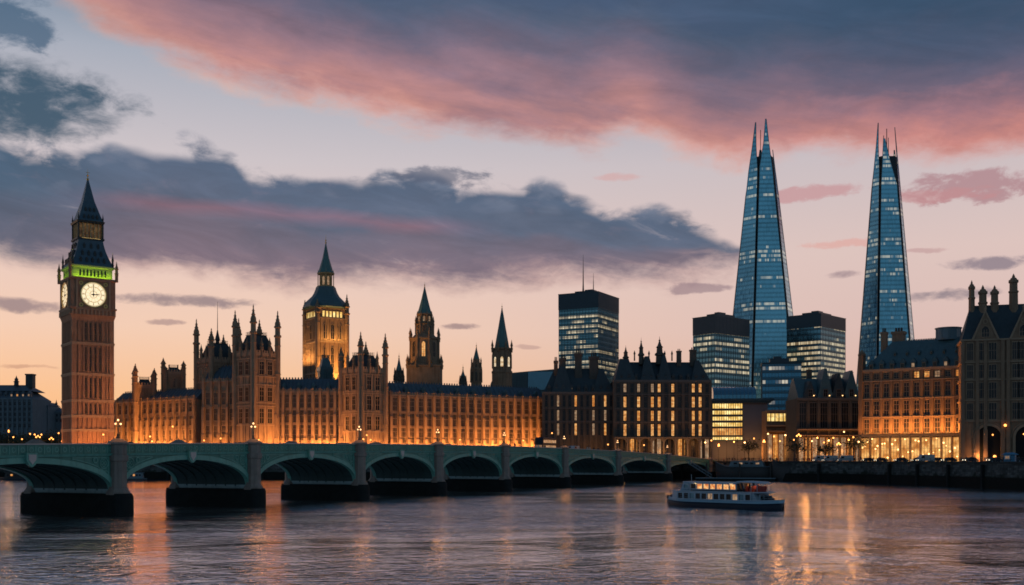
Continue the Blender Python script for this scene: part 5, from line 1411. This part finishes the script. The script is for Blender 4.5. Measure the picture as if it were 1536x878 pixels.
# ------------------------------------------------------------------ people
def person_mesh(pose, coat):
    """One continuous figure grown along a skeleton; clothes are material slots by height."""
    P = {'pelvis':(0,0,.95),'chest':(0,0,1.30),'neck':(0,0,1.50),'head':(0,-.02,1.62),'top':(0,-.01,1.74)}
    for sx,n in ((-1,'l'),(1,'r')):
        f = pose*sx
        P['hip'+n]=(sx*.10,0,.90); P['knee'+n]=(sx*.11,-.16*f-.03,.50); P['ank'+n]=(sx*.11,-.28*f+.03,.09); P['toe'+n]=(sx*.12,-.28*f-.12,.05)
        P['sh'+n]=(sx*.19,0,1.42); P['el'+n]=(sx*.25,.10*f,1.14); P['wr'+n]=(sx*.25,.04*f-.10,.90); P['hand'+n]=(sx*.245,.02*f-.13,.80)
    E = [('pelvis','chest'),('chest','neck'),('neck','head'),('head','top')]
    for n in 'lr': E += [('pelvis','hip'+n),('hip'+n,'knee'+n),('knee'+n,'ank'+n),('ank'+n,'toe'+n),('chest','sh'+n),('sh'+n,'el'+n),('el'+n,'wr'+n),('wr'+n,'hand'+n)]
    rad = dict(pelvis=.16,chest=.17,neck=.065,head=.10,top=.06,hip=.10,knee=.07,ank=.05,toe=.045,sh=.075,el=.055,wr=.04,hand=.045)
    keys = list(P); me = bpy.data.meshes.new('person'); me.from_pydata([P[k] for k in keys],[(keys.index(a),keys.index(b)) for a,b in E],[])
    o = bpy.data.objects.new('tmp',me); COL.objects.link(o)
    md = o.modifiers.new('skin','SKIN'); md.use_smooth_shade = True
    for i,k in enumerate(keys):
        r_ = rad.get(k, rad.get(k[:-1],.06)); me.skin_vertices[0].data[i].radius = (r_,r_)
        me.skin_vertices[0].data[i].use_root = k == 'pelvis'
    o.modifiers.new('sub','SUBSURF').levels = 1
    bpy.context.view_layer.update()
    ev = o.evaluated_get(bpy.context.evaluated_depsgraph_get())
    out = bpy.data.meshes.new_from_object(ev); out.name = 'person'
    bpy.data.objects.remove(o)
    out.materials.clear()
    for m_ in (coat,'cloth_dark','skin','hair'): out.materials.append(M[m_])
    for p in out.polygons:
        z = p.center.z; p.material_index = 1 if z < .86 else (0 if z < 1.50 else (3 if z > 1.68 or p.center.y > .03 else 2))
        if .74 < z < .86 and abs(p.center.x) > .19: p.material_index = 2
        p.use_smooth = True
    return out
PM = [person_mesh(a,c) for a,c in ((1.0,'cloth_dark'),(-.8,'cloth_dark'),(.25,'cloth_pale'),(.7,'cloth_red'))]
def person(label, x, y, z, rz, k, group, sc=1.0):
    o = link('person', PM[k], None, (x,y,z), rz); o.scale = (sc,sc,sc); return tag(o, label, 'person', group)
# walkers on the bridge, told apart by the pier they pass
SPOT = ['just past the fifth pier lamp','before the sixth pier lamp','just past the sixth pier lamp','before the seventh pier lamp','at the seventh pier lamp','between the last two bridge lamps','before the farthest bridge lamp','at the bridge end']
COATS = ['dark coat','dark coat','pale coat','red coat']
i = 0
for px in (772,781,812,818,826,858,862,871,888,893,899,906,936,943,952,958,968,981,990,1006,1012,1024,1037,1046):
    s = ray_s(px); k = (i*7+i//3) % 4; i += 1
    w_ = SPOT[min(7, max(0, int((px-755)/38)))]
    t = 1.2+random.random()*1.4
    p = bridge_point(s, t, ztop(s)-1.25+.35)
    person(f'person in a {COATS[k]} walking along the bridge {w_}', p.x, p.y, p.z, BROT+R(random.choice((90,-90))), k, 'people walking on the bridge', random.uniform(.97,1.06))
def pavement():                                            # raised footway the walkers use
    mb = MB(); ss = [piers[0]+(piers[-1]+40-piers[0])*q/60 for q in range(61)]
    mb.rings([[(s,.32,ztop(s)-1.25+.004),(s,.32,ztop(s)-.90),(s,3.2,ztop(s)-.90),(s,3.2,ztop(s)-1.25+.004)] for s in ss])
    o = mb.build('pavement','ground'); o.location = (BX,152,0); o.rotation_euler = (0,0,BROT); structure(o)
pavement()
rnd = random.Random(5)
QS = [(1062,1100,'before the amber-lit mansard block'),(1100,1150,'before the domed office'),(1150,1195,'before the small lit pavilion'),(1195,1250,'before the gabled hall'),(1250,1295,'near the hotel corner'),(1300,1440,'before the lit hotel windows'),(1445,1530,'before the gothic gateway')]
for a,b_,w_ in QS:
    for q in range(9 if b_ < 1296 else 7):
        px = rnd.uniform(a,b_); d = rnd.uniform(425,455) if px < 1090 else (rnd.uniform(398,440) if px < 1290 else rnd.uniform(350,385))
        if px < 1090: d = rnd.uniform(457,461)
        k = rnd.choice((0,1,0,1,2,3))
        person(f'person in a {COATS[k]} on the quay {w_}', X(px,d), d, G, rnd.random()*6, k, 'people strolling on the quay', rnd.uniform(.95,1.08))

# ------------------------------------------------------------------ vehicles
def vehicle(kind, paint, lab, group):
    t = thing(kind, lab, {'van':'van','parked_car':'car','bus':'bus'}[kind], (0,0,0), 0, group)
    L, Wd, H = {'van':(5.2,2.0,2.3),'parked_car':(4.3,1.76,1.46),'bus':(10.5,2.5,4.2)}[kind]
    if kind == 'parked_car': prof = [(-L/2,.35),(-L/2,.72),(-L*.42,.86),(-L*.30,.92),(-L*.20,1.40),(L*.18,H),(L*.34,.98),(L*.48,.86),(L/2,.70),(L/2,.35)]
    elif kind == 'van': prof = [(-L/2,.4),(-L/2,.9),(-L*.42,1.1),(-L*.30,2.1),(-L*.22,H),(L*.48,H),(L/2,H-.15),(L/2,.4)]
    else: prof = [(-L/2,.4),(-L/2,H*.5),(-L*.48,H-.3),(-L*.44,H),(L*.46,H),(L/2,H-.3),(L/2,.4)]
    b = MB(); ins = .12
    secs = []
    for y, k_ in ((-Wd/2,.97),(-Wd/2+ins,1),(Wd/2-ins,1),(Wd/2,.97)):
        secs.append([(x*k_, y, .4+(z-.4)*(k_ if z > .5 else 1)) for x, z in prof])
    b.rings(secs); b.build('body', paint, t)
    wn = MB()
    if kind == 'bus':
        for z0,z1 in ((1.3,2.0),(2.7,3.5)):
            for q in range(6):
                x = -L*.44+L*.88*q/6; wn.box(x+.1,x+L*.88/6-.1,-Wd/2-.015,Wd/2+.015,z0,z1)
        wn.box(-L/2-.02,-L/2+.1,-Wd*.42,Wd*.42,1.3,2.05); wn.build('windows','lit_dim',t)
    else:
        z0, z1 = (.95,1.36) if kind == 'parked_car' else (1.2,1.95)
        for x0,x1 in (((-L*.21,-.05),(.05,L*.2)) if kind == 'parked_car' else ((-L*.30,-L*.12),)):
            w_ = MB(); sl = .28 if x0 < -.3 else 0
            w_.prism_y([(x0-sl*.6,z0),(x1+ (0.25 if x1>.3 and kind=='parked_car' else 0),z0),(x1,z1),(x0+sl*.4,z1)],-Wd/2-.012,Wd/2+.012); w_.build('window','glass',t)
    tw = MB(); tw.stack(0,0,[(-.11,.26),(-.11,.33),(.11,.33),(.11,.26)],14,m=0); tw.stack(0,0,[(-.12,.19),(.12,.19)],10,m=1)
    me = tw.mesh('wheel',['tyre','bluegrey'])
    for x in (-L*.32,L*.31):
        for y in (-Wd/2+.1,Wd/2-.1): o = link('wheel',me,t,(x,y,.33)); o.rotation_euler = (R(90),0,0)
    hl = MB(); hl.box(-.04,.04,-.14,.14,-.08,.08)
    for nm,x,mt in (('headlight',-L/2*.985,'head_lamp'),('tail_light',L/2*.985,'red_lamp')):
        for y in (-Wd*.36,Wd*.36): link(nm,hl.mesh(nm,mt),t,(x,y,.68))
    return t
def place(t, x, y, z, rz, label): t.location = (x,y,z); t.rotation_euler = (0,0,rz); t['label'] = label; return t
car0 = vehicle('parked_car','navy','x','cars parked along the quay'); van0 = vehicle('van','vanwhite','x','vans on the quay')
HRZ = math.atan2(281-363,131-117)
cars = [(1302,372,'dark car parked at the hotel corner by the river wall'),(1322,368,'dark car second from the hotel corner'),(1352,352,'dark car before the middle of the hotel'),(1378,344,'dark car parked right of the hotel middle'),(1404,336,'dark car below the brightest hotel windows'),(1424,330,'dark car near the joint of hotel and gothic chambers'),(1456,322,'dark car left of the gothic gateway'),(1492,314,'dark car right before the gothic gateway'),(1520,306,'dark car nearest to the blue kiosk')]
for i,(px,d,lab) in enumerate(cars): place(car0 if i==0 else copy_tree(car0), X(px,d), d, G, HRZ+R(90+rnd.uniform(-6,6)), lab)
vans = [(1231,400,'white van leftmost on the quay beside the moored barge'),(1245,396,'white van next to the leftmost one'),(1268,392,'white van below the last teal gable'),(1388,334,'white van among the dark cars before the hotel')]
for i,(px,d,lab) in enumerate(vans): place(van0 if i==0 else copy_tree(van0), X(px,d), d, G, R(rnd.uniform(-10,10)), lab)
bus = vehicle('bus','navy','x',None); s = ray_s(846); p = bridge_point(s,5.5,ztop(s)-1.25); place(bus,p.x,p.y,p.z,BROT,'dark double-deck bus crossing the bridge before the first mansard block')
v = copy_tree(van0); s = ray_s(886); p = bridge_point(s,5.5,ztop(s)-1.25); place(v,p.x,p.y,p.z,BROT,'white van crossing the bridge between the two mansard blocks'); v['group'] = 'vehicles on the bridge'
for px,lab in ((228,'low car on the bridge before the first stair tower'),(400,'low car on the bridge under the nearer tall pavilion'),(548,'low car on the bridge before the single pavilion'),(700,'low car on the bridge before the long palace wing'),(925,'low car on the bridge before the amber-lit mansard block')):
    v = copy_tree(car0); s = ray_s(px); p = bridge_point(s,5.2,ztop(s)-1.25); place(v,p.x,p.y,p.z,BROT,lab); v['group'] = 'cars on the bridge'

# kiosk and railing on the quay
d = 300; t = thing('kiosk','small bright blue kiosk on the quay near the gothic gateway','kiosk',(X(1515,d),d,G),R(-60))
k = MB(); k.prism([(-1.2,-1),(1.2,-1),(1.5,0),(1.2,1),(-1.2,1),(-1.5,0)],0,2.1); k.build('body','kiosk',t)
k = MB(); k.hip(-1.8,1.8,-1.4,1.4,2.1,1.0,.9,2.7); k.build('roof','kiosk',t)
link('hatch', win_mesh(1.4,.8,1,0,'lit_dim','white'), t, (0,-1.01,1.0)); 
def railing(a, b, label):
    t = thing('quay_railing',label,'railing',(0,0,0)); pts = offset_line(bank_run(a,b),.5)
    pm = MB(); pm.stack(0,0,[(0,.07),(.95,.055),(1.0,.10),(1.1,.03)],6); me = pm.mesh('post','iron')
    rl = MB()
    for p,q in zip(pts,pts[1:]):
        L = (q-p).length; n = max(1,int(L/3.2))
        for i in range(n): c = p.lerp(q,i/n); link('post',me,t,(c.x,c.y,G+.25))
        for z in (.5,.95): rl.tube((p.x,p.y,G+.25+z),(q.x,q.y,G+.25+z),.035,5)
    rl.build('rails','iron',t)
railing(3,8,'iron railing along the top of the dark river wall')

# ------------------------------------------------------------------ boats
def hull_mb(L, B, zk, sheer, flare=.8, n=22, bow=.30, stern=.22):
    """Lofted hull along x: returns rings of half sections; x from -L/2 (bow) to L/2."""
    secs = []
    for i in range(n+1):
        q = i/n; x = -L/2+L*q
        f = 1.0
        if q < bow: f = math.sin(math.pi/2*(q/bow))**.75
        if q > 1-stern: f = min(f, (.30+.70*math.sin(math.pi/2*((1-q)/stern))**.8))
        h = sheer(q); bw = max(.03, B/2*f); xl = x+(.9 if q < .08 else 0)*(1-q/.08)
        secs.append([(x+(L*.02*(1-2*q)), -bw*flare, zk),(x,-bw*.96,zk+(h-zk)*.45),(x,-bw,h),(x,bw,h),(x,bw*.96,zk+(h-zk)*.45),(x+(L*.02*(1-2*q)),bw*flare,zk)])
    return secs
def tour_boat():
    dl, dr = 183.0, 166.0
    a = Vector((X(1001,dl),dl,0)); b_ = Vector((X(1173,dr),dr,0)); L = (b_-a).length; c = (a+b_)/2
    t = thing('tour_boat','white and blue passenger boat with an amber lit upper saloon cruising before the bridge','boat',(c.x,c.y,0),math.atan2(b_.y-a.y,b_.x-a.x))
    B = 4.4
    sh = lambda q: 1.32+.30*(1-q/.25)**2*(q < .25)+.16*((q-.8)/.2)**2*(q > .8)
    h = MB(); s1 = hull_mb(L,B,-.5,lambda q: sh(q)-.45); h.rings(s1); ho = h.build('hull','navy',t,True)
    st = MB(); s2 = [[(x,y*1.012,max(z,.0)) for x,y,z in s] for s in hull_mb(L,B,.4,sh)]
    st.rings([[(s[1][0],s[1][1]*1.02,sh(i/22)-.48),(s[2][0],s[2][1]*1.03,sh(i/22)),(s[3][0],s[3][1]*1.03,sh(i/22)),(s[4][0],s[4][1]*1.02,sh(i/22)-.48)] for i,s in enumerate(s2)]); st.build('topsides','blue',ho)
    rbm = MB()
    for i in range(22):
        for y in (1,2):
            p, q = s2[i][2 if y==1 else 3], s2[i+1][2 if y==1 else 3]; rbm.tube((p[0],p[1]*1.05,sh(i/22)+.02),(q[0],q[1]*1.05,sh((i+1)/22)+.02),.07,5)
    rbm.build('rubbing_strake','boatwhite',ho)
    # lower saloon
    z0, z1 = 1.12, 2.52; xa, xb = -L*.385, L*.36; hb = B/2-.36
    ca = MB(); ca.rings([[(xa-.5,-hb*.72,z0),(xa-.2,-hb*.72,z1),(xa-.2,hb*.72,z1),(xa-.5,hb*.72,z0)],[(xa+1.0,-hb,z0),(xa+1.1,-hb,z1),(xa+1.1,hb,z1),(xa+1.0,hb,z0)],[(xb,-hb,z0),(xb-.7,-hb,z1),(xb-.7,hb,z1),(xb,hb,z0)]]); ca.build('lower_saloon','boatwhite',t)
    n = 12; sp = (xb-xa-2.3)/n
    wm = {g: win_mesh(sp*.90,1.08,0,0,g,'boatwhite') for g in ('glass','lit_dim','glass_blue')}
    for i in range(n):
        x = xa+1.25+sp*(i+.5); g = 'lit_dim' if i in (5,9) else ('glass_blue' if i in (2,10) else 'glass')
        link('saloon_window',wm[g],t,(x,-hb-.005,z0+.20)); link('saloon_window',wm['glass'],t,(x,hb+.005,z0+.30),math.pi)
    for y in (-.55,.55): link('saloon_window',win_mesh(.9,.8,0,0,'glass','boatwhite'),t,(xb+.01-.28,y,z0+.35),math.pi/2)
    dk = MB(); dk.prism([(xa-.3,-hb*.8),(xa+1,-hb-.22),(xb+.3,-hb-.22),(xb+1.0,-hb*.7),(xb+1.0,hb*.7),(xb+.3,hb+.22),(xa+1,hb+.22),(xa-.3,hb*.8)],z1+.004,z1+.14); dk.build('upper_deck','boatwhite',t)
    # upper saloon: glazed amber sides, pale front, roof canopies
    z2, z3 = z1+.14, z1+1.42; ua, ub = -L*.27, L*.18; ha = hb-.30
    fr = MB(); fr.rings([[(ua-1.1,-ha,z2),(ua-.5,-ha*.95,z3),(ua-.5,ha*.95,z3),(ua-1.1,ha,z2)],[(ua+1.0,-ha,z2),(ua+1.0,-ha,z3),(ua+1.0,ha,z3),(ua+1.0,ha,z2)]]); fr.build('wheelhouse','blue',t)
    ws = MB(); ws.poly([(ua-1.06,-ha*.8,z2+.35),(ua-.62,-ha*.8,z3-.2),(ua-.62,ha*.8,z3-.2),(ua-1.06,ha*.8,z2+.35)]); ws.build('windscreen','glass',t)
    link('wheelhouse_window',win_mesh(1.1,.7,0,0,'glass_blue','boatwhite'),t,(ua+.2,-ha-.01,z2+.4))
    bk = MB(); bk.box(ua+1.0,ub,-ha,ha,z2,z2+.28); bk.build('bulwark','navy',t)
    n = 7; sp = (ub-ua-1.0)/n
    for i in range(n):
        x = ua+1.0+sp*(i+.5)
        for sg in (-1,1): link('amber_window',win_mesh(sp*.93,.92,0,0,'lit_boat' if i>0 else 'glass','boatwhite'),t,(x,sg*(ha-.02),z2+.32),0 if sg<0 else math.pi)
    cab = MB(); cab.box(ua+1.1,ub-.1,-ha+.12,ha-.12,z2+.28,z3); cab.build('saloon_interior','buff_trim',t)
    ro = MB(); ro.rings([[(x,-w_,z),(x,-w_*.9,z+.16),(x,w_*.9,z+.16),(x,w_,z)] for x,w_,z in ((ua-.9,ha*.8,z3),(ua-.4,ha+.15,z3),(ub+.3,ha+.15,z3),(ub+.5,ha*.9,z3))]); ro.build('canopy','boatwhite',t)
    # after deck shelter with posts, passengers' seats and an arched roof
    da, db = ub+.9, L*.40
    pt = MB()
    for x in (ub+.5,ub+1.2): pt.rings([[(x,-ha,z2),(x+.28,-ha,z2),(x-.2,-ha,z3+.1),(x-.5,-ha,z3+.1)],[(x,-ha+.1,z2),(x+.28,-ha+.1,z2),(x-.2,-ha+.1,z3+.1),(x-.5,-ha+.1,z3+.1)]]); pt.rings([[(x,ha,z2),(x+.28,ha,z2),(x-.2,ha,z3+.1),(x-.5,ha,z3+.1)],[(x,ha-.1,z2),(x+.28,ha-.1,z2),(x-.2,ha-.1,z3+.1),(x-.5,ha-.1,z3+.1)]])
    pt.build('raking_struts','navy',t)
    for x in (da+.4,(da+db)/2-.3,db-1.2):
        for y in (-ha+.05,ha-.05): q = MB(); q.tube((x,y,z2),(x,y,z3+.15),.035,5); q.build('post','boatwhite',t)
    a2 = MB(); a2.rings([[(x,-w_,z),(x,-w_*.7,z+.2),(x,w_*.7,z+.2),(x,w_,z)] for x,w_,z in ((da-1.2,ha+.1,z3+.12),(da,ha+.1,z3+.2),(db-1.0,ha+.1,z3+.1),(db-.7,ha*.8,z3))]); a2.build('after_canopy','boatwhite',t)
    se = MB()
    for i in range(3):
        x = da+.3+i*.95; se.box(x,x+.4,-ha+.2,ha-.2,z2,z2+.42); se.box(x+.36,x+.44,-ha+.2,ha-.2,z2+.42,z2+.9)
    se.build('seats','cloth_red',t)
    ra = MB()
    for y in (-1,1):
        for z in (.35,.7):
            for i in range(1,6): 
                q0, q1 = s2[i], s2[i+1]; j = 2 if y<0 else 3
                ra.tube((q0[j][0],q0[j][1]*.97,sh(i/22)+z),(q1[j][0],q1[j][1]*.97,sh((i+1)/22)+z),.03,4)
            for i in range(18,22):
                q0, q1 = s2[i], s2[i+1]; j = 2 if y<0 else 3
                ra.tube((q0[j][0],q0[j][1]*.97,sh(i/22)+z),(q1[j][0],q1[j][1]*.97,sh((i+1)/22)+z),.03,4)
        for i in (1,2,3,4,5,6,18,19,20,21,22): j = 2 if y<0 else 3; p = s2[i][j]; ra.tube((p[0],p[1]*.97,sh(i/22)),(p[0],p[1]*.97,sh(i/22)+.7),.03,4)
    ra.build('railing','bluegrey',t)
    an = MB(); an.box(xb+.1,xb+1.3,-.8,.8,1.15,1.75); an.box(xb+.35,xb+1.0,-.55,.55,1.75,2.15); an.build('deck_locker','navy',t)
    bw = MB(); bw.box(xa-2.2,xa-1.0,-.6,.6,1.25,1.75); bw.tube((xa-1.9,0,1.7),(xa-1.9,0,2.7),.05,5); bw.build('bow_fittings','navy',t)
    lb = MB(); lb.rings([[( xa+sp*6.0+.38*math.cos(q),-hb-.30+.09*math.cos(v),z0+.75+.38*math.sin(q)) for v in [math.pi/2*k for k in range(4)]] for q in [2*math.pi*k/12 for k in range(13)]],cap=False); lb.build('lifebuoy','boatwhite',t)
    mz = MB(); mz.tube((ua,0,z3+.1),(ua-.1,0,z3+1.3),.04,5); mz.build('mast','boatwhite',t)
    rt = Matrix.Rotation(t.rotation_euler.z,4,'Z'); 
    for x in (ua+2.2,ub-1.0): point_light(Vector(c)+(rt @ Vector((x,-hb+.1,z3-.15))).to_3d(), 22, (1,.5,.16), .15)
    point_light(Vector(c)+(rt @ Vector(((da+db)/2,0,z3-.1))).to_3d(), 40, (1,.55,.28), .2)
    for i,(x,y,k,w_) in enumerate(((da+.9,-.6,0,'standing nearest the raking struts'),(da+1.6,.5,3,'under the after canopy'),(da+2.3,-.5,1,'by the last canopy post'))):
        p = Vector(c)+rt.to_3x3() @ Vector((x,y,z2)); person(f'person in a {COATS[k]} on the tour boat upper deck {w_}',p.x,p.y,p.z,R(40*i),k,'passengers on the tour boat',.78)
M['lit_boat'] = lit_glass('boat saloon light', (1,.26,.05), (1,.62,.25), 1.0, 1.6)
tour_boat()

def moored_boat(label, px, d, L, B, rot, hullm, cabm, lit='lit_dim', hz=1.6, cab=True, mast=0, name='moored_boat'):
    t = thing(name,label,'boat',(X(px,d),d,0),rot,None)
    sh = lambda q: hz+.35*hz*(1-q/.3)**2*(q<.3)
    h = MB(); h.rings(hull_mb(L,B,-.4,sh)); h.build('hull',hullm,t,True)
    r_ = MB(); s_ = hull_mb(L,B,-.4,sh)
    for i in range(22):
        for j in (2,3): r_.tube((s_[i][j][0],s_[i][j][1]*1.02,s_[i][j][2]-.15),(s_[i+1][j][0],s_[i+1][j][1]*1.02,s_[i+1][j][2]-.15),.09,5)
    r_.build('rubbing_strake',cabm,t)
    if cab:
        c = MB(); c.rings([[(-L*.25,-B*.32,hz),(-L*.21,-B*.30,hz+1.9),(-L*.21,B*.30,hz+1.9),(-L*.25,B*.32,hz)],[(L*.36,-B*.36,hz),(L*.33,-B*.33,hz+1.9),(L*.33,B*.33,hz+1.9),(L*.36,B*.36,hz)]]); co = c.build('cabin',cabm,t)
        n = max(4,int(L*.5/1.8)); 
        for i in range(n): link('cabin_window',win_mesh(L*.5/n*.7,.8,0,0,lit if i%3==1 else 'glass',cabm),co,(-L*.18+L*.48*(i+.5)/n,-B*.365,hz+.75))
        f = MB(); f.box(-L*.24,L*.37,-B*.38,B*.38,hz+1.9,hz+2.05); f.build('roof',cabm,co)
    if mast: m_ = MB(); m_.tube((0,0,hz),(0,0,mast),.16,6,0,.08); m_.tube((-1.2,0,mast*.8),(1.2,0,mast*.8),.06,5); m_.build('mast','rust',t)
    return t
moored_boat('grey-blue passenger vessel with a long cabin and dark hull, moored by the bridge end',1116,402,21,5.0,R(-24),'rust','bluegrey',hz=5.4)
moored_boat('dark flat moored barge with a tall black mast beneath the small pavilion',1192,389,17,5,R(-38),'rust','rust',hz=6.2,cab=False,mast=16.5)
moored_boat('small dark workboat seen through the first full arch',202,412,9,2.8,R(5),'rust','bluegrey',lit='lit_warm',hz=.9,name='workboat')
moored_boat('low dark launch with lit windows seen under the leftmost arch',20,408,12,3,R(-4),'navy','rust',lit='lit_warm',hz=1.0,name='workboat')
# floating landing stage with a gangway at the bridge end
t = thing('landing_stage','dark floating landing stage with a pale gangway at the end of the bridge','landing stage',(X(1108,396),396,0),R(-20))
k = MB(); k.box(-15,13,-2.2,2.2,-.6,1.0); k.build('pontoon','wet',t)
k = MB(); k.box(-15.2,13.2,-2.4,2.4,1.004,1.25); k.build('deck','bluegrey',t)
k = MB()
for sy in (-.8,.8):
    for z in (0,1.1): k.tube((-10,sy+1,1.3+z),(-20,sy+8,6.6+z),.08,5)
    for i in range(9): a = Vector((-10,sy+1,1.3)).lerp(Vector((-20,sy+8,6.6)),i/8); k.tube(a,a+Vector((0,0,1.1)),.05,4)
k.build('gangway','bluegrey',t)
for x in (-12,0,11):
    q = MB(); q.tube((x,2.6,-1),(x,2.6,6.2),.35,8); q.ball((x,2.6,6.2),.36,0,8); q.build('mooring_pile','rust',t)
